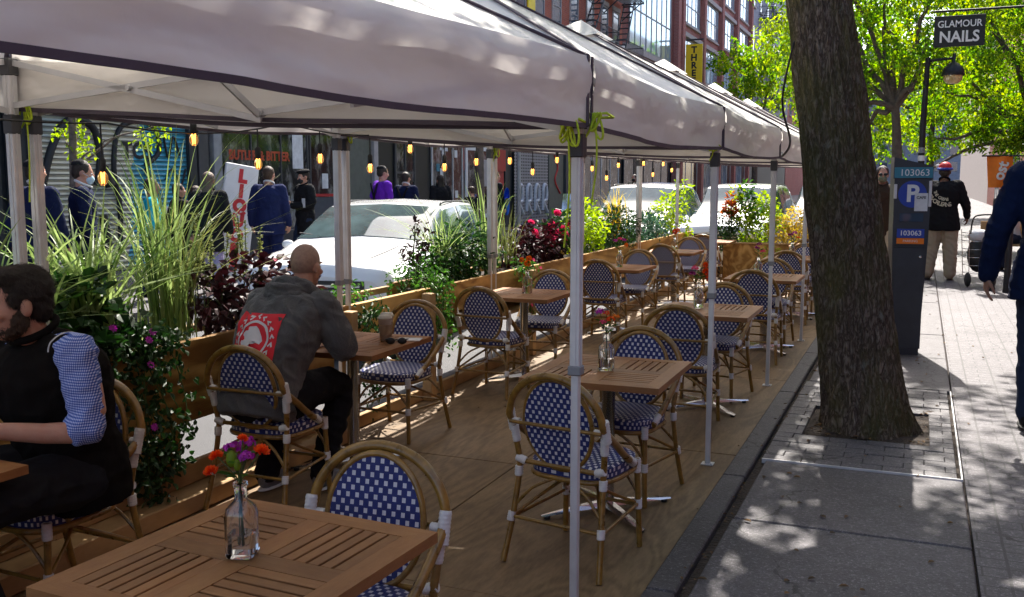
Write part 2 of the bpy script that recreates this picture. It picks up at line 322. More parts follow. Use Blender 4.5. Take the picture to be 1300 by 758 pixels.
# ---------------------------------------------------------------- chairs, tables, vases
def wrap(par,a,b,r,ridges=5,name='binding'):
    mb=MB()
    a=V(a);b=V(b);n=ridges*4;pts=[a.lerp(b,i/n) for i in range(n+1)]
    rs=[r*(1+.035*math.sin(i*PI/2)) for i in range(n+1)]; rs[0]=rs[-1]=r*.94
    mb.tube(pts,rs,10); mb.build(name,M['binding'],par)
def make_chair():
    t=thing('bistro_chair','x','chair')
    yb=lambda z:-.205-.17*(z-.45)
    rt=.0175
    # outer hoop with its front arms
    L=[V((-.222,.10,.425)),V((-.236,-.02,.49)),V((-.247,-.14,.575)),V((-.25,yb(.66)-.012,.66))]
    top=[V((.25*math.cos(a),yb(.66+.21*math.sin(a))-.018,.66+.213*math.sin(a))) for a in [PI-PI*i/14 for i in range(1,14)]]
    path=L+top+[V((-p.x,p.y,p.z)) for p in reversed(L)]
    MB().tube(smooth_path(path,3),rt,10).build('back_hoop',M['rattan'],t)
    # oval frame
    cz,a,b=.648,.18,.206
    ov=[V((a*math.cos(q),yb(cz+b*math.sin(q))+.002,cz+b*math.sin(q))) for q in [2*PI*i/36 for i in range(36)]]
    MB().tube(ov,.0115,8,True).build('oval_frame',M['rattan'],t)
    m=MB()
    for off in (.007,-.007):
        vs=[V((0,yb(cz)+off,cz))];uv=[(0,cz)]
        for rr in (.5,1.):
            for i in range(36):
                q=2*PI*i/36;x=a*.985*rr*math.cos(q);z=cz+b*.985*rr*math.sin(q); vs.append(V((x,yb(z)+off,z)));uv.append((x,z))
        fs=[(0,1+i,1+(i+1)%36) for i in range(36)]+[(1+i,37+i,37+(i+1)%36,1+(i+1)%36) for i in range(36)]
        m.add(vs,fs,0,True,[[uv[k] for k in f] for f in fs])
    m.build('backrest',M['weave'],t)
    MB().tube([(-.245,yb(.645)-.028,.645),(0,yb(.645)-.03,.645),(.245,yb(.645)-.028,.645)],.0085,8).build('back_rod',M['rattan'],t)
    MB().tube([(-.228,-.212,.455),(.228,-.212,.455)],.0115,8).build('lower_rail',M['rattan'],t)
    # seat
    def out(q,k=1.): 
        c,s_=math.cos(q),math.sin(q);e=2/3.4
        return (.222*k*math.copysign(abs(c)**e,c), .005+.208*k*math.copysign(abs(s_)**e,s_))
    N=40;m=MB();vs=[V((0,.005,.473))];uv=[(0,0)]
    for kk,z in ((.35,.473),(.7,.471),(.93,.466),(1.,.455)):
        for i in range(N): x,y=out(2*PI*i/N,kk); vs.append(V((x,y,z)));uv.append((x,y))
    fs=[(0,1+i,1+(i+1)%N) for i in range(N)]
    for k in range(3): fs+=[(1+k*N+i,1+(k+1)*N+i,1+(k+1)*N+(i+1)%N,1+k*N+(i+1)%N) for i in range(N)]
    m.add(vs,fs,0,True,[[uv[k] for k in f] for f in fs])
    per=1.5
    def side(i,z): x,y=out(2*PI*i/N,1.0 if z>.43 else .985); return V((x,y,z))
    vs=[];fs=[];us=[]
    for i in range(N):
        vs+=[side(i,.455),side(i+1,.455),side(i+1,.402),side(i,.402)];fs.append((4*i,4*i+1,4*i+2,4*i+3));u0=per*i/N;u1=per*(i+1)/N;us.append([(u0,.055),(u1,.055),(u1,0),(u0,0)])
    m.add(vs,fs,0,True,us); m.build('seat',M['weave'],t)
    rim=[V((*out(2*PI*i/N,.99),.397)) for i in range(N)]
    MB().tube(rim,.0125,8,True).build('seat_rim',M['rattan'],t)
    legs={}
    for s in (-1,1):
        rl=[(s*.246,-.236,.625),(s*.232,-.215,.5),(s*.226,-.212,.42),(s*.24,-.25,.2),(s*.26,-.3,0.004)]
        fl=[(s*.2,.165,.43),(s*.205,.175,.25),(s*.213,.185,.004)]
        o=MB().tube(smooth_path(rl,3),.0145,10).build('leg',M['rattan'],t)
        w=o; wrap(w,(s*.228,-.214,.43),(s*.229,-.217,.385),.0195,4); wrap(w,(s*.241,-.253,.225),(s*.245,-.262,.185),.019,4); wrap(w,(s*.243,-.232,.62),(s*.236,-.22,.545),.0195,6)
        o=MB().tube(fl,.0145,10).build('leg',M['rattan'],t)
        w=o; wrap(w,(s*.2,.166,.43),(s*.201,.168,.365),.02,5); wrap(w,(s*.206,.176,.235),(s*.207,.177,.19),.019,4)
        w=t; wrap(w,(s*.2515,-.226,.60),(s*.252,yb(.66)-.014,.70),.021,8); wrap(w,(s*.19,-.212,.455),(s*.238,-.218,.47),.0185,5); wrap(w,(s*.2,-.25,.645),(s*.245,-.25,.645),.0145,4); wrap(w,(s*.229,.03,.463),(s*.222,.09,.43),.0195,4)
    m=MB()
    for s in (-1,1):
        m.tube([(s*.243,-.257,.2),(s*.206,.177,.215)],.0085,6)
        m.tube(smooth_path([(s*.205,.176,.215),(s*.12,.02,.3),(s*.03,-.1,.392)],4),.0085,6); m.tube(smooth_path([(s*.242,-.256,.205),(s*.14,-.1,.3),(s*.03,.08,.392)],4),.0085,6)
        m.tube(smooth_path([(s*.206,.18,.25),(s*.13,.19,.34),(s*.05,.2,.39)],4),.008,6); m.tube(smooth_path([(s*.236,-.24,.25),(s*.15,-.22,.34),(s*.05,-.2,.39)],4),.008,6)
    m.tube([(-.206,.18,.205),(.206,.18,.205)],.0085,6); m.tube([(-.243,-.257,.205),(.243,-.257,.205)],.0085,6)
    m.build('stretcher',M['rattan'],t)
    return t
def make_table():
    t=thing('teak_table','x','table')
    W,D,T=.345,.365,.03; m=MB(); g=.0085; fr=.07
    z0,z1=.705,.735
    # rails (along Y -> mi 0) and ends (along X -> mi 1), mitred
    def poly(pts,mi):
        n=len(pts); vs=[V((x,y,z1)) for x,y in pts]+[V((x,y,z0)) for x,y in pts]
        m.add(vs,[tuple(range(n)),tuple(range(2*n-1,n-1,-1))]+[(i,i+n,(i+1)%n+n,(i+1)%n) for i in range(n)],mi)
    for s in (-1,1):
        poly([(s*W,-D),(s*W,D),(s*(W-fr),D-fr),(s*(W-fr),-D+fr)][::s],0)
        poly([(-W,s*D),(W,s*D),(W-fr,s*(D-fr)),(-W+fr,s*(D-fr))][::-s],1)
    c=.036
    m.box(-W+fr,W-fr,-c,c,z0,z1-.0006,1)
    for s in (-1,1): m.box(-c,c,*sorted((s*(c+.001),s*(D-fr))),z0,z1-.0003,0)
    for sx in (-1,1):
        for sy in (-1,1):
            x0,x1=sorted((sx*(c+.0015),sx*(W-fr-.001))); y0,y1=sorted((sy*(c+.0015),sy*(D-fr-.001)))
            m.box(x0,x1,y0,y1,z0+.002,z0+.012,2)
            if sx*sy>0:
                n=6;w=(x1-x0)/n
                for i in range(n): m.bbox(x0+i*w+(g/2 if i else 0),x0+(i+1)*w-(g/2 if i<n-1 else 0),y0,y1,z0+.012,z1-.0008,.0012,0)
            else:
                n=6;w=(y1-y0)/n
                for i in range(n): m.bbox(x0,x1,y0+i*w+(g/2 if i else 0),y0+(i+1)*w-(g/2 if i<n-1 else 0),z0+.012,z1-.0008,.0012,1)
    m.build('tabletop',[M['teak'],M['teak_x'],M['black']],t)
    MB().lathe([(.034,.03),(.034,.66),(.05,.66),(.05,.675)],n=20).build('column',M['chrome'],t)
    m=MB().box(-.14,.14,-.14,.14,.675,.6845); m.bar((-.27,-.27,.694),(.27,.27,.694),.04,.018,0); m.bar((-.27,.27,.6942),(.27,-.27,.6942),.04,.0176,0); m.build('bracket',M['black'],t)
    for k in range(4):
        a=R(45+90*k); d=V((math.cos(a),math.sin(a),0)); n_=V((-d.y,d.x,0)); mm=MB()
        prof=[(.03,.032,.028,.055),(.16,.026,.026,.045),(.3,.02,.02,.03),(.375,.012,.016,.022)]
        vs=[];
        for r_,w,zl,zh in prof: vs+=[d*r_+n_*w+V((0,0,zl)),d*r_+n_*w*.5+V((0,0,zh)),d*r_-n_*w*.5+V((0,0,zh)),d*r_-n_*w+V((0,0,zl))]
        fs=[(i*4+j,i*4+(j+1)%4,(i+1)*4+(j+1)%4,(i+1)*4+j) for i in range(3) for j in range(4)]+[(3,2,1,0),(12,13,14,15)]
        mm.add(vs,fs,0); f=mm.build('foot',M['chrome'],t)
        MB().lathe([(0.,0),(.017,0),(.017,.017),(0,.017)],c=tuple(d*.34),n=10).build('glide',M['black'],f)
    return t
def leaf(mb,p,d,up,L,W,mi=0,fold=.25,curl=.15):
    d=V(d).normalized(); x=d.cross(V(up)); 
    if x.length<1e-4: x=V((1,0,0))
    x.normalize(); n=x.cross(d)
    h=n*fold*W; p=V(p)
    vs=[p,p+d*L*.3+x*W*.5+h,p+d*L*.68+x*W*.42+h-n*curl*L*.3,p+d*L-n*curl*L,p+d*L*.68-x*W*.42+h-n*curl*L*.3,p+d*L*.3-x*W*.5+h]
    mb.add(vs,[(0,1,2,3),(0,3,4,5)],mi)
def rv(): 
    while 1:
        v=V((random.uniform(-1,1),random.uniform(-1,1),random.uniform(-1,1)))
        if .05<v.length<1: return v
def bloom(mb,c,r,kind='daisy',up=(0,0,1),mi=0):
    c=V(c);x,y,d=frame(V(up)+rv()*.2,(0,1,0.1))
    if kind=='marigold':
        for k in range(70):
            v=rv().normalized(); v=(v+d*.35).normalized(); leaf(mb,c+v*r*.35,v+rv()*.35,rv(),r*.75,r*.5,mi,.4)
    elif kind=='rose':
        for k in range(26):
            t_=k/26; a=k*2.4; o=x*math.cos(a)+y*math.sin(a); dirv=(d*(1.25-t_)+o*(.15+.9*t_)).normalized()
            leaf(mb,c+o*r*.25*t_-d*r*.35,dirv,-o+rv()*.2,r*1.15,r*.85,mi,-.35,.1)
    else:
        for k in range(5 if kind=='phlox' else 9):
            a=2*PI*k/(5 if kind=='phlox' else 9); o=x*math.cos(a)+y*math.sin(a); leaf(mb,c,o+d*.3,d,r,r*(.85 if kind=='phlox' else .5),mi,.1)
def cluster(mb,c,R_,n,r,kind='phlox',mi=0):
    for k in range(n):
        v=rv().normalized(); v.z=abs(v.z)*.8+.1; bloom(mb,V(c)+v*R_*random.uniform(.6,1),r,kind,v,mi)
M['f_orange']=leafmat('orange_petals',(.75,.14,.005),(.95,.33,.02),.2); M['f_red']=leafmat('orange_red_petals',(.7,.04,.008),(.9,.16,.02),.25)
M['f_purple']=leafmat('magenta_petals',(.3,.01,.28),(.6,.06,.5),.25); M['f_pink']=leafmat('pink_petals',(.65,.03,.14),(.85,.15,.3),.25); M['f_dpurple']=leafmat('dark_purple_petals',(.15,.01,.1),(.4,.02,.25),.2); M['f_yellow']=leafmat('yellow_petals',(.8,.55,.02),(.9,.7,.1),.2)
M['l_dark']=leafmat('dark_green_leaves',(.009,.03,.008),(.025,.075,.014),.22); M['l_mid']=leafmat('mid_green_leaves',(.03,.09,.015),(.08,.2,.03),.35); M['l_blue']=leafmat('blue_green_leaves',(.02,.06,.04),(.06,.13,.08),.25)
M['l_lime']=leafmat('lime_leaves',(.15,.25,.02),(.32,.42,.04),.5); M['l_gold']=leafmat('golden_leaves',(.35,.27,.03),(.6,.45,.1),.45); M['l_coleus']=leafmat('dark_red_leaves',(.016,.005,.007),(.06,.011,.016),.08); M['l_rust']=leafmat('rust_leaves',(.3,.05,.015),(.5,.13,.03),.3)
M['l_grass']=leafmat('grass_blades',(.06,.13,.02),(.4,.5,.2),.35); M['l_tree']=leafmat('tree_leaves',(.045,.13,.014),(.18,.31,.025),.6); M['l_treey']=leafmat('yellowing_tree_leaves',(.11,.2,.014),(.34,.42,.025),.6); M['l_olive']=leafmat('olive_spikes',(.09,.12,.03),(.25,.27,.1),.3)
M['l_brown']=leafmat('brown_fallen_leaves',(.05,.03,.015),(.2,.11,.04),.1); M['stem']=plain('green_stem',(.07,.12,.03),.6); M['water']=glassm('water',(.95,.98,.95),.0,1.33)
def make_vase():
    t=thing('glass_bottle_vase','x','vase')
    def ring(w,z,k=5.): return [(w*math.copysign(abs(math.cos(q))**(2/k),math.cos(q)),w*math.copysign(abs(math.sin(q))**(2/k),math.sin(q)),z) for q in [2*PI*(i+.5)/24 for i in range(24)]]
    def shell(rings): 
        vs=[p for r_ in rings for p in r_]; n=24
        return vs,[(i*n+k,i*n+(k+1)%n,(i+1)*n+(k+1)%n,(i+1)*n+k) for i in range(len(rings)-1) for k in range(n)]
    outp=[(.034,.0,5),(.0365,.006,5),(.0365,.105,5),(.033,.125,4),(.018,.142,2.4),(.0155,.15,2),(.0155,.178,2),(.019,.18,2),(.019,.19,2),(.013,.19,2)]
    inn=[(.012,.18,2),(.0125,.148,2),(.029,.122,4),(.0325,.104,5),(.0325,.012,5)]
    m=MB(); vs,fs=shell([ring(*a) for a in outp+inn]); m.add(vs,fs,0,True); n=len(vs); m.add(vs[:24],[tuple(range(23,-1,-1))]); m.add(vs[-24:],[tuple(range(24))])
    m.build('bottle',M['glass'],t)
    m=MB(); vs,fs=shell([ring(.032,.0125,5),ring(.032,.06,5)]); m.add(vs,fs,0,True); m.add(vs[:24],[tuple(range(23,-1,-1))]); m.add(vs[-24:],[tuple(range(24))]); m.build('water',M['water'],t)
    return t
def bouquet(loc,label,items,seed,leaves=14,group='bouquets in the bottles on the tables'):
    """items: (dx,dy,dz,radius,kind,material) relative to the neck top at z=.19"""
    random.seed(seed); t=thing('bouquet',label,'flowers',loc,0,group); st=MB()
    for (dx,dy,dz,r,kind,mt) in items:
        top=V((dx,dy,.19+dz)); st.tube(smooth_path([(random.uniform(-.01,.01),random.uniform(-.01,.01),.03),(dx*.06,dy*.06,.15),(dx*.08,dy*.08,.195),top*1.0],4),.0016,5)
        b=MB()
        if kind=='cluster': cluster(b,top,r,26,r*.3,'phlox')
        elif kind=='bud': b.ell(top,(r*.7,r*.7,r*1.1),10)
        else: bloom(b,top,r,kind,(dx*6,dy*6,1))
        b.build('blossom',M[mt],t)
    st.build('stems',M['stem'],t)
    lf=MB()
    for k in range(leaves):
        a=random.uniform(0,2*PI); z=random.uniform(.19,.27); d=V((math.cos(a),math.sin(a),.5)); leaf(lf,V((math.cos(a)*.012,math.sin(a)*.012,z)),d,(0,0,1),random.uniform(.03,.055),.014)
    lf.build('foliage',M['l_mid'],t); return t
chair0=make_chair(); table0=make_table(); vase0=make_vase(); chair0.scale=(.92,1,.985); used={'c':0,'t':0,'v':0}
def put(src,key,x,y,z,rz,label,group):
    o=src if not used[key] else copy_tree(src); used[key]=1; o.location=(x,y,z); o.rotation_euler.z=rz; o['label']=label; o['group']=group; return o
XO,XI=-1.415,-3.06
GC='rattan bistro chairs around the tables'; GT='slatted teak tables on the deck'
# (row x, table y, near chair hoop y or None, far hoop y, row name, which)
T=[(XO-.115,1.92,None,2.55,0),(XO,4.65,3.82,5.22,0),(XO,7.15,6.3,7.8,0),(XO+.02,9.85,9.08,10.5,0),(XO,12.45,11.75,13.14,0),(XO,15.0,14.25,None,0),
   (XI-.02,1.95,None,2.98,1),(XI,4.86,3.9,5.82,1),(XI,7.58,6.81,8.31,1),(XI,10.35,9.66,11.2,1),(XI,13.0,12.35,13.98,1),(XI+.02,15.45,14.8,None,1)]
TL={0:['teak slatted table at the near end of the deck, holding red and magenta flowers','teak slatted table behind the double front tent post, purple and red flowers on it','teak slatted table third along the kerb side, behind the second front post','teak slatted table fourth along the kerb side, with purple flowers','teak slatted table by the tree trunk, fifth along the kerb side','farthest teak table of the kerb side row, mostly hidden by the trunk'],
    1:['corner of a teak table in front of the seated man in a vest','teak table with paper cups and a napkin, in front of the man in grey hoodie','teak table by the planter holding the bottle of orange marigolds','teak table by the planter holding the low magenta and orange flowers','teak table by the planter holding a single orange flower','farthest teak table of the planter side row, before the end planter']}
CN={0:['','rattan chair seen from behind at the foot of the double front tent post','rattan chair seen from behind, crossed by the second front tent post','rattan chair seen from behind at the fourth kerb side table, left of the third post','rattan chair seen from behind at the table by the tree trunk','rattan chair at the farthest kerb side table, peeking out left of the trunk'],
    1:['','rattan chair under the man in the grey hoodie','rattan chair seen from behind at the marigold table','rattan chair seen from behind just right of the double front tent post','rattan chair seen from behind at the single orange flower table','rattan chair nearest the end planter, seen from behind']}
CF={0:['rattan chair showing its woven front behind the nearest flower table','rattan chair facing the camera behind the second kerb side table','rattan chair facing the camera behind the third kerb side table','rattan chair facing the camera behind the fourth kerb side table','rattan chair facing the camera behind the fifth kerb side table, by the trunk',''],
    1:['rattan chair under the bearded man in the dark vest','empty rattan chair opposite the man in the grey hoodie','rattan chair facing the camera behind the marigold table','rattan chair facing the camera behind the magenta and orange flowers','rattan chair facing the camera behind the single orange flower table','']}
cnt={0:0,1:0}
for (x,ty,ny,fy,row) in T:
    k=cnt[row]; cnt[row]+=1; j=lambda a: random.uniform(-a,a)
    rz=j(.03) if k else -.05
    put(table0,'t',x,ty,0,rz,TL[row][k],GT)
    if ny: put(chair0,'c',x+j(.03)+(.09 if (row,k)==(0,1) else 0),ny+.25,0,j(.08)-(.18 if (row,k)==(0,1) else 0),CN[row][k],GC)
    if fy: put(chair0,'c',x+j(.03)+(-.1 if (row,k)==(1,1) else .04 if (row,k)==(0,0) else 0),fy-.27,0,PI+j(.1)+(.12 if (row,k)==(0,0) else 0),CF[row][k],GC)
GV='glass bottles used as vases on the tables'
VZ=.7365
for (x,y,lb,bl,items,sd) in [
 (-1.55,1.93,'clear square glass bottle on the front table','big bouquet of orange red roses and magenta phlox on the front table',
   [(-.075,-.0,.03,.017,'rose','f_red'),(-.06,.0,.07,.017,'rose','f_red'),(.01,0,.115,.013,'rose','f_red'),(.058,.0,.085,.018,'rose','f_red'),(-.02,.01,.08,.024,'cluster','f_purple'),(.018,.0,.06,.024,'cluster','f_purple'),(-.02,0,.06,.02,'bud','l_lime'),(.0,-.02,.05,.014,'bud','l_lime'),(.012,.03,.09,.022,'cluster','f_purple')],1),
 (-1.42,4.62,'clear glass bottle on the table behind the double front post','bouquet of purple and small red flowers on the second kerb side table',
   [(-.035,0,.1,.026,'cluster','f_purple'),(.02,0,.06,.024,'cluster','f_red'),(.045,0,.075,.02,'cluster','f_orange'),(.0,.02,.09,.02,'cluster','f_red'),(-.02,-.02,.05,.02,'cluster','f_pink')],2),
 (-3.04,7.6,'clear glass bottle holding marigolds on a planter side table','three orange marigolds in a bottle on a planter side table',
   [(.0,0,.06,.03,'marigold','f_orange'),(-.045,0,.09,.022,'marigold','f_orange'),(.015,.02,.1,.026,'marigold','f_orange')],3),
 (-3.04,10.35,'clear glass bottle with magenta flowers on a planter side table','magenta flowers and one orange marigold beside the planter, right of the double post',
   [(-.05,0,.09,.03,'cluster','f_purple'),(.0,0,.11,.03,'cluster','f_pink'),(.05,0,.1,.03,'cluster','f_purple'),(.07,0,.05,.024,'marigold','f_orange')],4),
 (-1.5,7.2,'clear glass bottle on the third kerb side table','orange red zinnias with dark red blooms on the third kerb side table',
   [(.05,0,.08,.028,'marigold','f_red'),(.07,0,.03,.024,'marigold','f_red'),(-.03,0,.1,.03,'cluster','f_pink'),(.045,0,.13,.022,'marigold','f_red'),(-.05,0,.06,.03,'cluster','f_dpurple')],5),
 (-3.05,13.0,'clear glass bottle with one orange flower on a planter side table','single orange flower head in a bottle near the far end of the planter',
   [(.0,0,.07,.035,'marigold','f_red'),(.04,0,.09,.03,'marigold','f_orange')],6),
 (-1.47,9.9,'clear glass bottle on the fourth kerb side table','purple and dark pink flowers on the fourth kerb side table',
   [(-.02,0,.08,.033,'cluster','f_dpurple'),(.04,0,.05,.03,'cluster','f_pink'),(.0,0,.12,.028,'cluster','f_dpurple')],7),
 (-1.45,12.5,'clear glass bottle on the fifth kerb side table by the trunk','dark purple flowers in a bottle on the table by the tree trunk',
   [(-.03,0,.08,.035,'cluster','f_dpurple'),(.03,0,.1,.035,'cluster','f_purple'),(.07,0,.05,.025,'cluster','f_red')],8)]:
    put(vase0,'v',x,y,VZ,random.uniform(-.3,.3),lb,GV); b=bouquet((x,y,VZ),bl,items,sd); b.rotation_euler.z=R(22)
# things on the hoodie man's table
def cup(loc,label,mt,h=.13,r=.04):
    t=thing('takeaway_cup',label,'cup',loc,0,'paper cups on the table')
    MB().lathe([(0,0),(r*.75,0),(r,h),(r*1.06,h+.002)],n=20).build('cup_body',mt,t)
    MB().lathe([(r*1.08,h+.0022),(r*1.08,h+.01),(r*.95,h+.014),(r*.9,h+.022),(0,h+.022)],n=20).build('lid',M['cuplid'],t)
    MB().lathe([(r*.84,h*.3),(r*.95,h*.75)],n=20).build('sleeve',M['sleeve'],t)
M['cuplid']=plain('cream_lid',(.5,.46,.38),.4); M['paper']=plain('white_paper',(.72,.72,.72),.7); M['sleeve']=plain('card_sleeve',(.3,.22,.14),.8); M['cup']=plain('pale_paper_cup',(.5,.48,.44),.5)
cup((-2.90,4.98,VZ),'pale paper coffee cup nearest the napkin on the table',M['cup']); cup((-2.98,5.14,VZ),'paper cup standing farther back beside the man in the hoodie',M['cup'],.12)
tag(MB().bbox(-.07,.07,-.05,.05,0,.006,.002).build('napkin',M['paper'],None,(-2.78,5.06,VZ),.3),'white folded paper on the teak table beside the cup','paper')
t=thing('sunglasses','dark folded sunglasses lying between the cup and the white paper','sunglasses',(-2.78,4.9,VZ),.4)
for s in (-1,1): MB().ell((s*.034,0,.018),(.027,.006,.02),12).build('lens',M['black'],t); MB().tube([(s*.062,0,.026),(s*.064,.06,.02),(-s*.02,.075,.01)],.003,5).build('temple',M['black'],t)
MB().tube([(-.012,0,.024),(.012,0,.024)],.003,5).build('nose_bridge',M['black'],t)
# ---------------------------------------------------------------- ground, deck, planter, tents
SW=.10
m=MB(); m.quad((-300,-60,-.06),(300,-60,-.06),(300,600,-.06),(-300,600,-.06)); tag(m.build('ground',M['asphalt']),kind='structure')
m=MB(); m.quad((-8.7,-60,-.05),(-.92,-60,-.05),(-.92,500,-.05),(-8.7,500,-.05)); tag(m.build('road',M['asphalt']),kind='structure')
# near kerb
random.seed(3); m=MB(); y=-8
while y<140:
    L=1.6+random.random()*.8; m.bbox(-.925,-.805,y+.004,y+L-.004,-.055,SW+.002,.008); y+=L
tag(m.build('kerb',M['kerb']),kind='structure')
m=MB(); y=-8
while y<140:
    m.bbox(-8.85,-8.7,y,y+2.4,-.055,SW+.002,.008); y+=2.406
tag(m.build('far_kerb',M['kerb']),kind='structure')
# sidewalk: sheet under slabs, slabs, pavers
m=MB(); m.quad((-.8,-60,SW-.03),(4.2,-60,SW-.03),(4.2,200,SW-.03),(-.8,200,SW-.03)); tag(m.build('sidewalk_bed',M['soil']),kind='structure')
m=MB()
ys=[-9,-7,-5,-3,-1,.6,1.9,3.25,4.5,5.53]
for a,b in zip(ys,ys[1:]): m.bbox(-.755+random.uniform(0,.02),.274,a+.004,b-.005,SW-.06,SW+random.uniform(-.002,.002),.006)
y=7.95
while y<60:
    L=1.45; m.bbox(-.755,.274,y+.004,y+L-.005,SW-.06,SW+random.uniform(-.002,.002),.006); y+=L
tag(m.build('sidewalk_slabs',M['conc']),kind='structure')
m=MB(); m.box(.284,4.2,-60,200,SW-.05,SW); tag(m.build('sidewalk_pavers',M['paver']),kind='structure')
m=MB(); m.box(-13.2,-8.85,-60,300,-.05,SW); tag(m.build('far_sidewalk',M['conc']),kind='structure')
# tree pit: blocks round a soil square
PX0,PX1,PY0,PY1=-.62,.115,6.208,7.072
m=MB(); random.seed(5); bw,bl=.108,.215
yy=5.56; row=0
while yy<7.93:
    xx=-.775-(row%2)*bl*.5
    while xx<.25:
        x0=max(xx,-.775);x1=min(xx+bl,.25)
        segs=[(x0,x1)]
        if PY0-.01<yy+bw/2<PY1+.01: segs=[(x0,min(x1,PX0)),(max(x0,PX1),x1)]
        for x0,x1 in segs:
          if x1-x0>.03: m.bbox(x0+.0015,x1-.0015,yy+.0015,yy+bw-.0015,SW-.05,SW+random.uniform(-.003,.002),.003)
        xx+=bl
    yy+=bw;row+=1
tag(m.build('tree_pit_blocks',M['pit']),kind='structure')
m=MB(); m.grid(lambda u,v:V((PX0-.1+u*(PX1-PX0+.2),PY0-.1+v*(PY1-PY0+.2),SW-.016+.03*noise.noise(V((u*5,v*5,1)))+.012*noise.noise(V((u*30,v*30,1))))),30,30); tag(m.build('tree_pit_soil',M['soil']),kind='structure')
lf=MB(); random.seed(9)
for k in range(60): leaf(lf,(random.uniform(PX0,PX1),random.uniform(PY0,PY1),SW+.0),(*rv().xy,.1),(0,0,1),random.uniform(.02,.05),.02)
for k in range(50): leaf(lf,(random.uniform(-.82,-.76),random.uniform(2.5,8),SW+.004),(*rv().xy,.05),(0,0,1),random.uniform(.01,.03),.012)
for k in range(50): leaf(lf,(random.uniform(-3.3,-.95),random.uniform(2.6,12),.004),(*rv().xy,.05),(0,0,1),random.uniform(.012,.035),.014)
for k in range(150): leaf(lf,(random.uniform(-.75,.3) if k%3 else random.uniform(.3,2.5),3+15*random.random()**1.6,SW+.006),(*rv().xy,.05),(0,0,1),random.uniform(.02,.045),.02)
tag(lf.build('fallen_leaves',M['l_brown']),'small brown fallen leaves scattered over the pit soil and pavement','leaves',kind='stuff')
t=thing('pit_edging','pale metal angle edging framing the tree pit blocks','edging',(0,0,SW))
MB().box(-.77,.275,5.538,5.546,-.02,.007).build('front_strip',M['alu'],t); MB().box(.267,.275,5.546,7.9,-.02,.007).build('side_strip',M['alu'],t)
# crack between kerb and slabs with weeds
# deck
t=thing('wooden_deck','weathered plywood dining deck laid along the kerb under the tents','deck',(0,0,0))
MB().box(-3.6,-.94,-1.9,16.5,-.042,-.024).build('joint_shade_sheet',M['black'],t)  # black sheet added below the plywood so the open joints read as shade
sx=[-3.62,-2.15,-.935]
for j,(xa,xb) in enumerate(zip(sx,sx[1:])):
    y=-1.4 if j else -2.1
    while y<16.6:
        yb_=min(y+2.44,16.6); ps=MB().bbox(xa+.0035,xb-.0035,y+.0035,yb_-.0035,-.02,random.uniform(-.0015,.0),.002).build('plywood_sheet',M['ply'],t); sc=MB(); [sc.lathe([(0,.0008),(.0045,.0008)],c=(xx,yy,0),n=8) for xx in (xa+.03,(xa+xb)/2,xb-.03) for yy in [y+.03+(2.38)*q/5 for q in range(6)] if yy<16.5]; sc.build('screw_heads',M['black'],ps); y+=2.44
# planter along the road
def planter_long():
    t=thing('wooden_planter','long pine planter fence with plywood face running along the road side','planter',(0,0,0))
    X=-3.5
    MB().bbox(X-.04,X+.0,-1.5,5.35,.42,.85,.004).build('face_board',M['plyw'],t)
    MB().bbox(X-.04,X,5.354,8.9,.61,.85,.004).build('face_board',M['plyw'],t)
    MB().bbox(X-.04,X,8.904,16.2,.45,.85,.004).build('face_board',M['plyw'],t)
    for a,b in ((-1.5,4.1),(6.9,16.2)): MB().bbox(X-.5,X-.46,a,b,.42,.85,.004).build('rear_board',M['plyw'],t)
    MB().bbox(X-.5,X-.46,4.104,6.896,.78,.83,.004).build('rear_rail',M['lumber_y'],t)
    MB().bbox(X-.02,X+.06,-1.5,16.2,.852,.875,.004).build('top_rail',M['lumber_y'],t) if 0 else None
    for a,b in ((-1.5,4.0),(7.0,16.2)): MB().bbox(X-.455,X-.045,a,b,.42,.45,.002).build('bottom_board',M['lumber_y'],t)
    MB().bbox(X-.042,X-.002,-1.5,3.9,.095,.415,.004).build('lower_board',M['plyw'],t); MB().bbox(X-.04,X+.17,-1.5,5.3,.003,.097,.006).build('floor_beam',M['lumber_y'],t)
    MB().bbox(X-.005,X+.035,-1.5,5.32,.1,.215,.004).build('base_rail',M['lumber_y'],t); MB().bbox(X-.005,X+.035,5.33,16.2,.002,.09,.004).build('base_rail',M['lumber_y'],t)
    for y in (.2,1.6,3.05,4.6,5.38,6.5,8.62,10.4,12.2,14.1,16.1): MB().bbox(X+.036 if y in (5.38,6.5,8.62) else X-.005,X+.115 if y in(5.38,6.5,8.62) else X+.036,y,y+.085,.0035 if y in (5.38,6.5,8.62) else .092,.83 if y in (5.38,6.5,8.62) else .42,.004).build('post',M['lumber'],t)
    s=MB(); 
    for a,b in ((-1.5,4.0),(7.0,16.2)): s.grid(lambda u,v:V((X-.455+u*.41,a+v*(b-a),.79+.02*noise.noise(V((u*3,v*20,2))))),6,60)
    s.build('soil',M['soil'],t)
planter_long()
t=thing('end_planter','bright plywood planter box closing the far end of the deck','planter',(0,16,0))
MB().bbox(-2.95,-1.0,0,.04,.05,.66,.004).build('face_board',M['plyw'],t); MB().bbox(-2.95,-1.0,.45,.49,.05,.66,.004).build('rear_board',M['plyw'],t)
for x in (-2.95,-1.04): MB().bbox(x,x+.04,.041,.449,.05,.66,.004).build('side_board',M['lumber_y'],t)
MB().bbox(-2.908,-1.042,.042,.448,.52,.6,.002).build('soil',M['soil'],t)
MB().bbox(-2.97,-.98,-.02,.05,.662,.69,.004).build('cap_rail',M['lumber_y'],t)
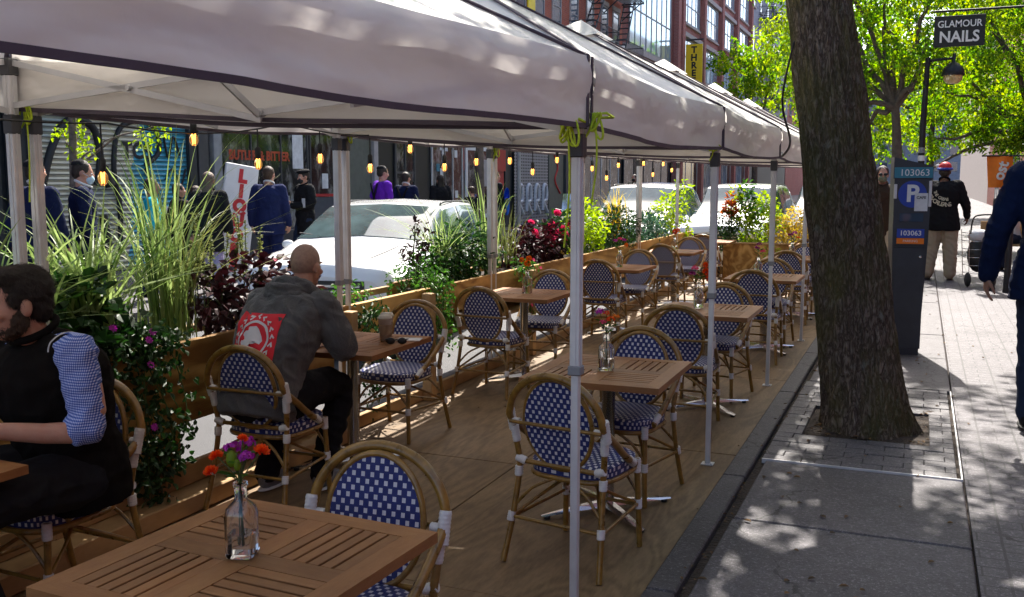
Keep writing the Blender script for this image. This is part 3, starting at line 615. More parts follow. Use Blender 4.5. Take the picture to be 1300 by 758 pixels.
# little blue green clamp lever on rear rail is a bike lock like strap; post base
# ---------------------------------------------------------------- pop-up tents
def tent(cs,label,k,patch=None,posts=(1,1,1,1)):
    """cs: four corners (front near, front far, back far, back near) with eave heights"""
    t=thing('canopy_tent',label,'canopy tent',(0,0,0),0,'grey pop-up tents over the deck')
    c=[V((x,y,z)) for x,y,z in cs]; ctr=sum(c,V())/4; peak=V((ctr.x,ctr.y,2.77))
    VH=.235
    rf=MB(); n=14
    for i in range(4):
        a,b=c[i],c[(i+1)%4]
        out=(a+b)/2-ctr; out.z=0; out.normalize()
        def F(u,v,a=a,b=b,i=i):
            e=a.lerp(b,u)+V((0,0,-.028*math.sin(PI*u))); q=e.lerp(peak,v)
            w=.022*noise.noise(V((u*3+i*5,v*2,k*3.)))*math.sin(PI*u)*(1-v)
            return q+V((0,0,-.05*math.sin(PI*v)*(1-abs(2*u-1))-.0+w))
        rf.grid(F,n,n)
    rf.build('roof',M['fabric'],t)
    tr=MB()
    for i in range(4): tr.tube(smooth_path([c[i]+V((0,0,.006)),c[i].lerp(peak,.5)+V((0,0,.006)),peak+V((0,0,.006))],8),.0105,6,flat=.5)
    tr.build('hip_trim',M['trim'],t)
    cap=MB()
    for i in range(4):
        a=peak.lerp(c[i],.15)+V((0,0,.03)); b=peak.lerp(c[(i+1)%4],.15)+V((0,0,.03)); pk=peak+V((0,0,.055))
        cap.grid(lambda u,v:a.lerp(b,u).lerp(pk,v)+V((0,0,-.02*math.sin(PI*u)*(1-v))),6,6)
    cap.build('vent_cap',M['fabric'],t)
    for i in range(4):
        a,b=c[i],c[(i+1)%4]; out=((a+b)/2-ctr); out.z=0; out.normalize(); L=(b-a).length
        def W(u,v,a=a,b=b,out=out,i=i):
            e=a.lerp(b,u); s=math.sin(PI*u); 
            wob=.02*noise.noise(V((u*2.3+i*7+k*13,v*.8,0)))+.012*noise.noise(V((u*6+i*7+k*13,v*1.5,4)))+.006*noise.noise(V((u*14+k,v*5,i)))
            bulge=.018*math.sin(PI*min(1,v*1.6))
            cr=1. if i in(0,2) else .12
            return e+out*((.012+bulge+wob*1.6*s*(.15+v))*cr)+V((0,0,-(.008 if k==0 else .028)*s-v*VH+.004*s*math.sin(u*9+k)))
        vm=MB(); vm.grid(W,40,8); vm.add([W(j/40,1)+out*.003+V((0,0,.009)) for j in range(41)]+[W(j/40,1)+out*.003+V((0,0,-.008)) for j in range(41)]+[W(j/40,1)-out*.003+V((0,0,-.008)) for j in range(41)]+[W(j/40,1)-out*.003+V((0,0,.009)) for j in range(41)],
            [(j+o*41,j+1+o*41,j+1+((o+1)%4)*41,j+((o+1)%4)*41) for j in range(40) for o in range(4)],1)
        # corner trim
        vm.bar(W(0,0)+out*.004,W(0,1)+out*.004,.02,.006,1,up=tuple(out))
        vm.bar(W(1,0)+out*.004,W(1,1)+out*.004,.02,.006,1,up=tuple(out))
        v=vm.build('valance',[M['fabric'],M['trim']],t)
        if patch and i==2:
            u0,u1=patch; inn=-out*.012
            pm=MB(); pm.grid(lambda u,v_:W(u0+(u1-u0)*u,.04+.86*v_)+inn,8,4)
            ed=[W(u0,.04)+inn*1.6,W(u1,.04)+inn*1.6,W(u1,.9)+inn*1.6,W(u0,.9)+inn*1.6]; pm2=MB().tube(ed,.008,6,True)
            p=pm.build('window_flap',M['patch'],v); pm2.build('flap_edge',M['trim'],p)
        # scissor truss along this side, inside
        ins=-out*.035; zt=V((0,0,-.045)); zb=V((0,0,-.26)); ax=[]
        tm=MB()
        for h in (0,1):
            p0=a.lerp(b,.5*h)+ins; p1=a.lerp(b,.5*h+.5)+ins
            if h==0: p0=p0+(b-a).normalized()*.05
            else: p1=p1-(b-a).normalized()*.05
            top=V((0,0,.03)); tm.bar(p0+zt,p1+(zb if 1 else zt)*.85,.011,.024); tm.bar(p0+zb*.95,p1+zt,.011,.024)
            for q in (p0.lerp(p1,.5)+(zt+zb*.9)/2,): tm.tube([q-out*.018,q+out*.012],.012,8)
        tm.tube([a.lerp(b,.5)+ins+zb*.85-out*.015,a.lerp(b,.5)+ins+zb*.85+out*.015],.016,8)
        tm.build('truss',M['arm'],t)
    # radial arms to the peak hub
    am=MB()
    for i in range(4):
        out=(((c[i]+c[(i+1)%4])/2)-ctr); out.z=0
        mid=(c[i]+c[(i+1)%4])/2-out.normalized()*.05; am.bar(mid+V((0,0,-.23)),ctr.lerp(mid,.5)+V((0,0,.12)),.011,.024); am.bar(ctr.lerp(mid,.5)+V((0,0,.12)),V((ctr.x,ctr.y,2.5)),.011,.024)
    am.tube([(ctr.x,ctr.y,2.42),peak-V((0,0,.02))],.016,8); am.build('roof_arm',M['arm'],t)
    for i in range(4):
        if not posts[i]: continue
        d=ctr-c[i]; d.z=0; d.normalize(); p=c[i]+V((math.copysign(.028,d.x),math.copysign(.03,d.y) if i!=0 else -.015,0)); hw=.0185 if i<2 else .021
        pm=MB(); pm.bbox(p.x-hw,p.x+hw,p.y-hw,p.y+hw,1.02,p.z-.03,.003); 
        for s in (-1,1):
            pm.box(p.x+s*(hw+.0015)-.0015,p.x+s*(hw+.0015)+.0015,p.y-.005,p.y+.005,1.03,p.z-.04); pm.box(p.x-.005,p.x+.005,p.y+s*(hw+.0015)-.0015,p.y+s*(hw+.0015)+.0015,1.03,p.z-.04)
        po=pm.build('post',M['alu'],t)
        MB().bbox(p.x-.0145,p.x+.0145,p.y-.0145,p.y+.0145,.006,1.019,.003).build('inner_leg',M['alu'],po)
        MB().bbox(p.x-.024,p.x+.024,p.y-.024,p.y+.024,.995,1.03,.004).build('clamp',M['grey'],po)
        fm=MB().box(p.x-.035,p.x+.035,p.y-.035,p.y+.035,0.001,.006); fm.tube([(p.x+.026,p.y-.026,.006),(p.x+.026,p.y-.026,.014)],.006,6); fm.build('foot_plate',M['alu'],po)
        MB().bbox(p.x-.026,p.x+.026,p.y-.026,p.y+.026,p.z-.34,p.z-.26,.004).build('slider',M['darkgrey'],po)
        MB().bbox(p.x-.027,p.x+.027,p.y-.027,p.y+.027,p.z-.1,p.z-.03,.004).build('corner_joint',M['darkgrey'],po)
    return t
YS=[.78,3.22,5.66,8.10,10.55,13.0,15.3]; FX,BX=-1.075,-3.54; FE,BE=2.1,2.215
LB=['nearest grey pop-up tent, its long valance hanging from the double post','second grey tent from the front, between the double post and the next post','third grey tent along the deck, its vent cap standing above the second roof','fourth grey tent along the deck, its sidewalk valance lit in bright folds','fifth grey tent, its front post close to the tree trunk','farthest grey tent of the row, ending at the end planter']
for k in range(6):
    a,b=YS[k]+.02,YS[k+1]-.02
    cs=[(FX,a,FE),(FX,b,FE),(BX,b-.16,BE),(BX,a-.16,BE)]
    if k==0: cs=[(FX-.27,a,FE+.02),(FX,b,FE),(BX-.02,b-.16,BE),(BX-.2,a,BE)]
    if k==1: cs[3]=(BX,a-.17,BE)
    tent(cs,LB[k],k,patch={1:(.74,.9),2:(.58,.85)}.get(k),posts=(1,k==5,1,1))
# rope ties
def rope(x,y,z,s,label,drop=.4):
    random.seed(int(abs(x*100+y*10))); m=MB()
    for j in range(5):
        a=random.uniform(-.6,.6); r_=s*random.uniform(.6,1)
        cxx=x+.012*(j-2); m.tube([(cxx+a*.03*(1-math.sin(q))+r_*.33*math.cos(q),y-.035-.006*j,z+.01+r_*(math.sin(q)-1)) for q in [2*PI*i/16 for i in range(16)]],.0042,6,True)
    m.tube(smooth_path([(x,y-.045,z),(x+.01,y-.05,z-drop*.5),(x-.01,y-.045,z-drop)],4),.0035,5); m.tube([(x-.04,y-.04,z+.005),(x+.04,y-.04,z+.01),(x+.04,y+.04,z),(x-.04,y+.04,z)],.005,5,True)
    tag(m.build('rope_tie',M['rope']),label,'rope','yellow green ropes tying the tents')
rope(FX-.03,3.17,1.875,.05,'bright yellow green rope knotted on the double front post',.42); rope(FX+.03,3.28,1.9,.045,'yellow green rope loops hanging right of the double front post',.3)
rope(FX-.03,5.6,1.87,.02,'short yellow green tie on the second front post',.08); rope(BX+.04,3.1,1.99,.05,'yellow green rope on the leftmost rear posts',.4)
rope(BX+.04,5.6,1.99,.05,'yellow green rope on the rear post by the white car windshield',.14); rope(BX+.04,8.0,1.99,.07,'yellow green rope on the rear post behind the marigold table',.14)
rope(FX-.03,10.5,1.875,.04,'yellow green tie on the front post beside the tree trunk',.08); rope(BX+.04,12.9,2.0,.03,'yellow green tie on a far rear post above the second white car',.08)
# ---------------------------------------------------------------- string lights
def string(label,pts,bulbs,sag=.1):
    t=thing('string_lights',label,'string lights',(0,0,0)); path=[]
    for a,b in zip(pts,pts[1:]):
        a=V(a);b=V(b)
        path+=[a.lerp(b,i/10)+V((0,0,-sag*4*(i/10)*(1-i/10))) for i in range(10)]
    path.append(V(pts[-1])); MB().tube(path,.0045,6).build('cable',M['black'],t)
    for (y,z) in bulbs:
        # nearest point on the cable
        q=min(path,key=lambda p:abs(p.y-y)); x=q.x; top=max(q.z,z+.07)
        b=MB().ell((x,y,z),(.022,.022,.031),14).build('bulb',M['bulb'],t)
        s=MB().tube([(x,y,top),(x,y,z+.09)],.004,6); s.lathe([(.009,.09),(.016,.08),(.016,.033),(.013,.028)],c=(x,y,z),n=12); s.build('socket',M['black'],b)
        f=MB(); f.tube([(x-.009,y,z+.03),(x-.006,y,z-.02),(x,y,z+.02),(x+.006,y,z-.02),(x+.009,y,z+.03)],.0022,5); f.build('filament',M['filament'],b)
def bulbm():
    t=NT('amber_bulb_glass'); t.fin((1.,.8,.5),.03,0,.5); t.b.inputs['Transmission Weight'].default_value=1; t.b.inputs['IOR'].default_value=1.12
    t.set(t.b.inputs['Emission Color'],(1,.4,.08)); t.b.inputs['Emission Strength'].default_value=.06; return t.m
M['bulb']=bulbm(); M['filament']=emis('glowing_filament',(1.,.36,.05),4.5)
BL=[(3.26,1.69),(3.85,1.88),(4.35,1.77),(4.94,1.81),(5.51,1.76),(6.05,1.9),(6.58,1.78),(7.15,1.83),(7.84,1.85),(8.38,1.76),(9.03,1.88)]
BR=[(10.14,1.81),(10.67,1.71),(11.13,1.86),(12.26,1.9),(12.74,1.76),(13.29,1.91),(13.8,1.83)]
string('black cable of warm filament bulbs along the rear of the nearer tents',[(-3.3,1.6,2.02),(-3.3,3.3,1.93),(-3.3,4.6,2.0),(-3.3,6.05,2.03),(-3.3,7.6,1.98),(-3.3,9.3,2.02)],BL,.05)
string('black cable of filament bulbs along the rear of the farther tents',[(-3.3,9.4,2.02),(-3.3,11.1,2.0),(-3.3,12.4,2.02),(-3.3,14.2,2.0)],BR,.05)
# loose cable hanging down from the tree onto the tent
tag(MB().tube(smooth_path([(-.78,6.45,2.55),(-.86,6.6,2.2),(-.85,7.0,1.95),(-.95,7.4,1.86),(-1.02,7.9,1.9)],8),.008,6).build('hanging_cable',M['black']),'black cable looping from the trunk down to the third tent valance','cable')
# ---------------------------------------------------------------- trees
def trunk_mesh(cx,r0,h,n=190,m=260,amp=.026,flare=.36):
    mb=MB()
    def F(u,v):
        z=v*h; c=cx(z); a=2*PI*u; r=r0(z)
        r*=1+flare*math.exp(-z/.16)*(.5+.5*max(0,math.sin(a*5+1))*.7)
        rid=abs(noise.noise(V((math.cos(a)*7,math.sin(a)*7,z*1.6))))+.5*abs(noise.noise(V((math.cos(a)*16,math.sin(a)*16,z*4))))
        big=noise.noise(V((math.cos(a)*1.3,math.sin(a)*1.3,z*.7)))
        r+=amp*(rid*1.5-.5)+.02*big
        return V((c.x+r*math.cos(a),c.y+r*math.sin(a),c.z))
    mb.grid(lambda u,v:F(u%1,v),n,m); return mb
def limbs(mb,start,targets,r0,r1,wig=.25,n=8):
    for tg in targets:
        a=V(start);b=V(tg);pts=[]
        for i in range(n+1):
            t_=i/n; q=a.lerp(b,t_)+V((0,0,.25*math.sin(PI*t_)*(b-a).length*.3)); q+=rv()*wig*math.sin(PI*t_)*.4; pts.append(q)
        mb.tube(smooth_path(pts,3),[r0+(r1-r0)*i/(3*n) for i in range(3*n+1)],8)
def crown(mb,blobs,n,L,mi=0,sub=7):
    tot=sum(b[1]**2 for b in blobs)
    for c,r in blobs:
        c=V(c); cl=[c+rv()*r*V((1,1,.75)).length/1.6 for _ in range(max(4,int(sub*r*3)))]
        k=int(n*r*r/tot)
        for i in range(k):
            q=random.choice(cl)+rv()*.33*min(1,r*.7+.2)+rv()*.1
            leaf(mb,q,rv()+V((0,0,-.35)),rv()+V((0,0,1.2)),L*random.uniform(.6,1.25),L*.55,mi,.2,.2)
random.seed(21)
t=thing('street_tree','thick leaning mossy tree trunk rising from the square pit beside the deck','tree',(-.25,6.6,SW-.02))
cx=lambda z:V((-.0-.135*z+.006*z*z*(-1),.0,z)); r0=lambda z:.255-.022*z
trunk_mesh(cx,r0,3.6).build('trunk',M['bark'],t)
br=MB(); tp=V((-.58,0,3.55)); bl=[((1.3,8.4,8.0),1.2),((.3,6.4,6.6),.9),((-2.4,4.0,6.6),1.3),((-1.3,6.6,7.4),1.3),((.6,3.4,6.2),1.2),((1.6,5.4,8.6),1.3),((.8,-3.6,6.4),1.4),((-2.6,-.6,6.4),1.5),((-.8,2.4,7.0),1.6),((1.8,1.0,6.6),1.6),((1.4,-1.8,6.8),1.6),((-1.4,-2.6,7.2),1.5),((-.6,0,8.8),1.8),((2.8,2.9,7.0),1.3),((-3.6,2.2,7.6),1.4)]  # out-of-view crown; some leaf clusters added to shade tents and sidewalk
limbs(br,tp,[b[0] for b in bl],.13,.03); br.tube(smooth_path([(-.35,-.1,2.75),(-.7,-.12,3.05),(-1.0,-.1,3.6)],4),[.09]*5+[.07]*4,10); br.build('limb',M['bark'],t)
lf=MB(); crown(lf,bl,23000,.14); lf.build('crown',M['l_tree'],t)
M['bark_far']=plain('grey_bark',(.11,.085,.07),.85,var=.4,vs=8,bump=.01,bs=30)
def far_tree(loc,label,trunk,r,bl,n,L,mats,seed,extra=[]):
    random.seed(seed); t=thing('street_tree',label,'tree',loc,0,'trees farther along the kerb')
    k=len(trunk); MB().tube(smooth_path(trunk,5),[r*(1-.45*i/((k-1)*5)) for i in range((k-1)*5+1)],10).build('trunk',M['bark_far'],t)
    b=MB(); limbs(b,trunk[-1],[c for c,_ in bl],r*.5,.02,.35)
    for e in extra: b.tube(smooth_path(e,4),[.06*(1-.6*i/((len(e)-1)*4)) for i in range((len(e)-1)*4+1)],7)
    b.build('limb',M['bark_far'],t)
    for i,mn in enumerate(mats):
        m=MB(); crown(m,bl,n//len(mats),L); m.build('crown',M[mn],t)
far_tree((-.5,21,SW),'airy sunlit green tree with a forked trunk behind the parking meter',[(0,0,0),(.03,0,1.5),(.0,0,2.4),(-.05,0,3.0)],.13,
  [((-1.9,.5,4.4),1.0),((-1.3,-.6,3.1),.75),((-.4,.3,5.3),1.1),((.7,-.3,5.6),1.1),((-1.2,0,6.0),1.1),((-.2,.2,3.9),.7),((-2.3,.5,5.8),.8),((.6,-.4,3.9),.7),((-.9,0,2.5),.45)],13500,.1,['l_tree','l_treey'],31,[[(-.05,0,3.0),(-.25,0,3.6),(-.35,0,4.6)],[(-.05,0,3.0),(.25,0,3.5),(.5,0,4.4)]])
far_tree((2.75,26,SW),'yellowing leafy tree on the right, over the black jacket man',[(0,0,0),(-.1,0,1.6),(-.2,0,2.6)],.14,
  [((-1.15,0,3.2),.8),((.1,0,4.2),1.1),((-1.4,-.4,5.0),1.2),((-.3,0,6.4),1.2),((-1.7,.3,2.8),.6),((-.2,-.4,2.95),.6),((.5,0,3.1),.8),((-.95,-.3,2.45),.35),((-2.3,0,3.7),.8),((-.6,-.3,2.75),.5),((1.1,0,5.4),1.2),((-2.,0,6.3),1.0),((-2.7,-.2,2.5),.4)],17000,.11,['l_tree','l_treey'],32,[[(-.2,0,2.6),(-1.6,0,2.4),(-2.5,0,1.9)],[(-.2,0,2.6),(-1.5,0,3.6),(-2.2,0,4.6)]])
far_tree((-1.9,34,0),'pale green tree showing left of the thick trunk, before the far buildings',[(0,0,0),(.1,0,2),(0,0,3.5)],.15,
  [((-1.3,0,4.2),1.1),((-.9,0,6.2),1.3),((.6,0,5.4),1.3),((.3,0,7.5),1.3),((.9,0,3.3),.9)],6500,.13,['l_treey','l_tree'],33)
far_tree((3.3,35,SW),'broad low tree before the shopfronts past the orange banner',[(0,0,0),(-.1,0,1.6),(0,0,2.6)],.16,
  [((-1.3,0,3.9),1.1),((0,0,4.8),1.3),((-2.1,0,5.4),1.2),((-.5,0,3.1),.8),((.7,0,3.5),1.0),((-1.0,0,7.0),1.4),((1.0,0,6.4),1.3)],11000,.13,['l_tree','l_treey'],36)
far_tree((.3,48,SW),'large dense tree far down the sidewalk',[(0,0,0),(0,0,2.5),(0,0,4)],.2,
  [((-2.2,0,5.4),2.),((0,0,7.2),2.4),((2.2,0,5.6),2.),((0,0,4.4),1.5),((-1.6,0,9.5),2.2),((2.6,0,9.6),2.2)],12000,.2,['l_tree','l_treey'],34)
far_tree((-9.3,60,SW),'leafy tree on the far side of the street at the end of the view',[(0,0,0),(0,0,3),(0,0,4)],.2,[((0,0,6),2.),((-1,0,8),2.),((1.2,0,8.6),2.)],3500,.26,['l_tree','l_treey'],35)
# slim tree on the far sidewalk, left
random.seed(41); t=thing('young_tree','slim pale trunked young tree with bright leaves before the graffiti shutter','tree',(-9.4,8.85,SW))
MB().tube(smooth_path([(0,0,0),(.03,0,.8),(-.02,0,1.5),(.0,0,2.1),(.02,0,2.9)],4),[.055]*9+[.045]*8,8).build('trunk',M['twig'],t)
b=MB(); limbs(b,(0,0,1.75),[(.35,.3,2.1),(-.3,.1,2.2),(.9,.9,2.35)],.015,.006,.1); b.build('limb',M['twig'],t)
m=MB(); crown(m,[((.05,.05,1.98),.16),((-.02,0,2.15),.2),((.62,.62,2.2),.2),((.4,.3,2.7),.3)],420,.07); m.build('crown',M['l_lime'],t)
t=thing('young_tree','dark slim tree trunk on the far sidewalk behind the white car roof','tree',(-9.2,20.1,SW))
MB().tube([(0,0,0),(.02,0,1.5),(-.02,0,3.4)],.09,9).build('trunk',M['bark_far'],t)
m=MB(); crown(m,[((0,0,4.1),.9),((.4,.3,3.6),.6)],500,.12); m.build('crown',M['l_tree'],t)
# ---------------------------------------------------------------- planter plants
def blades(mb,c,n,h,spread,w,seg=7,lean=(0,0)):
    for k in range(n):
        a=random.uniform(0,2*PI); hh=h*random.uniform(.6,1.1); sp=spread*random.uniform(.15,1.15)
        b=V(c)+V((random.gauss(0,.05),random.gauss(0,.07),0)); d=V((math.cos(a)+lean[0],math.sin(a)+lean[1],0)); 
        side=V((-math.sin(a),math.cos(a),0)); side=(side+rv()*.6).normalized(); droop=random.uniform(.2,1.0)
        vs=[]
        for i in range(seg+1):
            s_=i/seg; p=b+d*sp*(s_**1.8)+V((0,0,hh*(s_-droop*.42*s_**3))); ww=w*(1-s_**2.5)*.5+.0005; vs+=[p-side*ww,p+side*ww]
        mb.add(vs,[(2*i,2*i+1,2*i+3,2*i+2) for i in range(seg)],0,True)
def grass(x,y,z,n,h,sp,w,label,mt='l_grass',lean=(0,0)):
    m=MB(); blades(m,(0,0,0),n,h,sp,w,8,lean); o=m.build('ornamental_grass',M[mt],None,(x,y,z)); return tag(o,label,'grass plant')
def bush(x,y,z,blobs,n,L,mt,label,name='leafy_plant',W=.6,flowers=None,stems=10,cat='plant'):
    t=thing(name,label,cat,(x,y,z)); m=MB()
    tot=sum(r**3 for _,r in blobs)
    for c,r in blobs:
        c=V(c)
        for i in range(int(n*r**3/tot)):
            v=rv(); v=v*(v.length**-.35); q=c+v*r*random.uniform(.7,1.05); leaf(m,q,v+rv()*.9+V((0,0,-.1)),V((0,0,1))+rv()*.5,L*random.uniform(.55,1.2),L*W,0,.2,.3)
    m.build('foliage',M[mt],t); s=MB()
    for i in range(stems):
        c,r=random.choice(blobs); s.tube(smooth_path([(random.uniform(-.05,.05),random.uniform(-.08,.08),0),V(c)*.5+rv()*.05,V(c)+rv()*r*.8],3),.004,5)
    s.build('stem',M['stem'],t)
    if flowers:
        for (n_,r_,kind,fm) in flowers:
            b=MB()
            for i in range(n_):
                c,r=random.choice(blobs); v=rv().normalized(); v.z=abs(v.z); v.x=abs(v.x)*.6+.1*v.x; q=V(c)+v*r*1.08; bloom(b,q,r_*random.uniform(.7,1.2),kind,v+V((.6,-.3,.5)))
            b.build('blossom',M[fm],t)
    return t
random.seed(51)
PX=-3.76
grass(PX-.02,3.0,.8,80,.85,.8,.022,'striped grass clump arching over the leftmost rear tent posts','l_grass',(.1,-.3))
grass(PX,3.6,.8,120,.95,.62,.019,'broad arching grass clump behind the bearded man, before the graffiti shutter','l_grass',(0,.1))
grass(PX-.1,3.3,.85,60,.75,.8,.024,'pale wide bladed grass arching low across the leftmost rear posts','l_grass',(.1,-.1))
grass(PX+.02,4.1,.8,75,1.32,.5,.014,'tall upright grass clump left of the man in the hoodie','l_grass',(0,.05))
grass(PX-.08,4.28,.8,60,1.05,.7,.008,'thin wispy grass beside the tall grass clump','l_olive',(0,.3))
bush(PX+.12,3.42,.8,[((0,-.35,.2),.2),((0,0,.28),.2),((.02,.22,.1),.16),((.05,-.1,.05),.2)],300,.1,'l_dark','dark broad leaved plant behind the bearded man in the planter',W=.75)
bush(PX+.05,4.72,.8,[((0,-.3,.2),.18),((0,0,.26),.2),((0,.3,.24),.19),((.02,.5,.14),.16),((0,-.1,.06),.19)],560,.08,'l_coleus','dark red coleus filling the planter left of the hoodie man',W=.7,flowers=[(5,.02,'daisy','f_pink')])
def spikes(x,y,z,n,h,label,mt='l_olive'):
    t=thing('flower_spikes',label,'plant',(x,y,z)); 
    s=MB();f=MB()
    for k in range(n):
        b=V((random.gauss(0,.05),random.gauss(0,.14),0)); tp=b+V((random.gauss(0,.05),random.gauss(0,.08),h*random.uniform(.7,1.1))); s.tube([b,b.lerp(tp,.5)+rv()*.01,tp],.0028,5)
        for i in range(70):
            q=b.lerp(tp,random.uniform(.45,1)); v=rv().normalized(); leaf(f,q,v+V((0,0,.6)),(0,0,1),.022,.012,0)
    s.build('stem',M['stem'],t); f.build('foliage',M[mt],t)
spikes(PX-.03,4.42,.85,9,.62,'pale flower spikes left of the leaning liquor sign'); spikes(PX-.03,4.88,.85,8,.58,'pale flower spikes before the man in the blue suit')
def vine(x,y,z,h,w,n,label,mt='l_dark',L=.035,fl=None):
    t=thing('trailing_vine',label,'plant',(x,y,z)); s=MB();f=MB();P=[]
    for k in range(9):
        p=[V((random.uniform(-.02,.02),random.uniform(-w,w),.08)),V((.06,random.uniform(-w,w)*1.1,0)),V((.09,random.uniform(-w,w),-h*.5)),V((.07,random.uniform(-w,w)*.7,-h*random.uniform(.6,1)))]
        p=smooth_path(p,6); P+=p; s.tube(p,.003,5)
    for i in range(n):
        q=random.choice(P)+rv()*V((.8,1,1)).length*.055; leaf(f,q,rv()+V((.3,0,-.3)),(1,0,.4),L*random.uniform(.6,1.3),L*.6,0)
    s.build('stem',M['stem'],t); f.build('foliage',M[mt],t)
    if fl:
        b=MB()
        for i in range(fl[0]): bloom(b,random.choice(P)+V((.05,0,.08)),.022,'daisy',(1,-.4,.5))
        b.build('blossom',M[fl[1]],t)
vine(-3.5,3.6,.84,.84,.26,1100,'green vine with magenta daisies spilling over the planter to the deck, behind the bearded man','l_dark',.042,(5,'f_purple'))
vine(-3.5,6.75,.86,.5,.2,420,'green vine hanging through the planter rails behind the empty chair of the hoodie man','l_mid',.04)
vine(-3.5,5.75,.7,.6,.22,420,'leafy vine hanging below the rail beside the table with paper cups','l_dark',.04)
vine(-3.5,8.6,.8,.6,.2,360,'vine with a few pink flowers behind the marigold table','l_mid',.04,(4,'f_pink'))
bush(PX,5.9,.62,[((0,-.25,.2),.12),((0,0,.25),.12),((0,.2,.22),.1)],240,.04,'l_mid','small bright sprigs growing above the rail in front of the car grille')
bush(PX,6.85,.6,[((0,-.15,.3),.14),((0,.1,.35),.16),((0,.3,.42),.13)],420,.035,'l_mid','feathery green plant beside the headlight of the white car')
bush(PX-.05,7.1,.8,[((0,-.1,.3),.1),((0,0,.5),.08),((0,.1,.4),.08)],90,.05,'l_coleus','dark purple sprig before the white car bumper')
bush(PX,7.7,.8,[((0,-.45,.1),.2),((0,-.2,.22),.24),((.02,.15,.28),.26),((0,.42,.2),.24),((.02,-.1,.02),.22)],1500,.06,'l_dark','big dark green bush left of the marigolds',W=.5)
grass(PX-.08,7.6,.85,90,.75,.55,.008,'fine arching grass over the side window of the white car','l_grass',(0,-.3))
grass(PX-.05,8.5,.85,70,1.0,.25,.009,'upright grass around the rear post behind the marigolds','l_grass')
grass(PX-.05,8.95,.85,40,.7,.25,.009,'small pale grass clump between the dark bush and the coleus','l_olive')
bush(PX,9.55,.8,[((0,-.4,.12),.22),((0,-.1,.2),.24),((0,.25,.22),.24),((0,.5,.14),.22),((.0,.1,.05),.23)],800,.08,'l_coleus','dark red coleus bush left of the double front post',W=.65,flowers=[(10,.035,'rose','f_pink')])
bush(PX+.02,10.35,.8,[((0,-.3,.25),.2),((0,0,.35),.2)],420,.07,'l_dark','green leaves with bright pink flowers behind the double front post',flowers=[(9,.05,'rose','f_pink')])
bush(PX,11.35,.8,[((0,-.4,.3),.24),((0,-.1,.42),.26),((0,.2,.3),.24),((0,.0,.1),.25)],900,.06,'l_lime','bright yellow green bush just right of the double front post')
bush(PX+.02,12.3,.78,[((0,-.5,.15),.28),((0,-.1,.25),.33),((0,.35,.28),.33),((0,.1,.05),.3)],1800,.055,'l_dark','round dark green bush below the second white car',W=.5)
grass(PX-.05,12.7,.85,60,.9,.3,.014,'dry golden grass before the windshield of the second white car','l_gold')
bush(PX+.02,13.9,.75,[((0,-.5,.15),.27),((0,0,.22),.3),((0,.5,.2),.3)],1300,.06,'l_blue','bluish green bushy plant at the far end of the long planter',W=.45)
grass(PX,14.3,.8,50,.6,.4,.012,'spiky plant in the far end of the long planter','l_blue')
bush(PX,15.6,.75,[((0,-.3,.4),.3),((0,.2,.5),.3),((.1,0,.1),.3),((.1,.4,.8),.2)],700,.07,'l_lime','loose sunlit lime leaves climbing at the planter corner')
E2Y=16.25
bush(-2.95,E2Y,.55,[((0,0,.2),.28),((0,0,.45),.24)],560,.06,'l_dark','green leafed plant under the rust flowers on the end planter')
bush(-2.9,E2Y,.6,[((0,0,.62),.13),((.02,0,.78),.1)],180,.07,'l_rust','rust red celosia bloom standing on the end planter',name='rust_flower_plant')
bush(-2.5,E2Y+.05,.55,[((-.35,0,.7),.12),((-.3,0,.95),.13),((-.15,0,.55),.2),((.15,0,.75),.2),((.3,0,.5),.22),((0,0,.25),.26)],850,.075,'l_lime','tall loose bush with bright leaves on the end planter',stems=20)
bush(-2.62,E2Y+.1,.9,[((0,0,.45),.17),((-.05,0,.65),.13),((.1,0,.3),.15)],260,.075,'l_mid','dark climbing sprig before the third white car windshield')
bush(-1.85,E2Y,.55,[((-.25,0,.35),.24),((0,0,.5),.24),((.3,0,.4),.26),((.05,0,.1),.28)],1500,.05,'l_gold','golden yellow coleus on the end planter beside the third post',flowers=[(20,.02,'daisy','f_yellow')])
bush(-2.05,E2Y-.36,.0,[((0,0,.3),.24),((.1,0,.1),.22),((-.1,0,.5),.16)],650,.05,'l_lime','bright green plant trailing in front of the end planter board')
bush(-1.35,E2Y,.55,[((-.1,0,.1),.24),((.2,0,.2),.26),((.2,0,.5),.2)],700,.06,'l_mid','green plant with small pink blooms on the end planter near the trunk',flowers=[(6,.03,'daisy','f_pink')])
grass(-1.5,E2Y+.1,.6,40,.9,.45,.014,'pale arching grass on the end planter left of the trunk','l_gold')
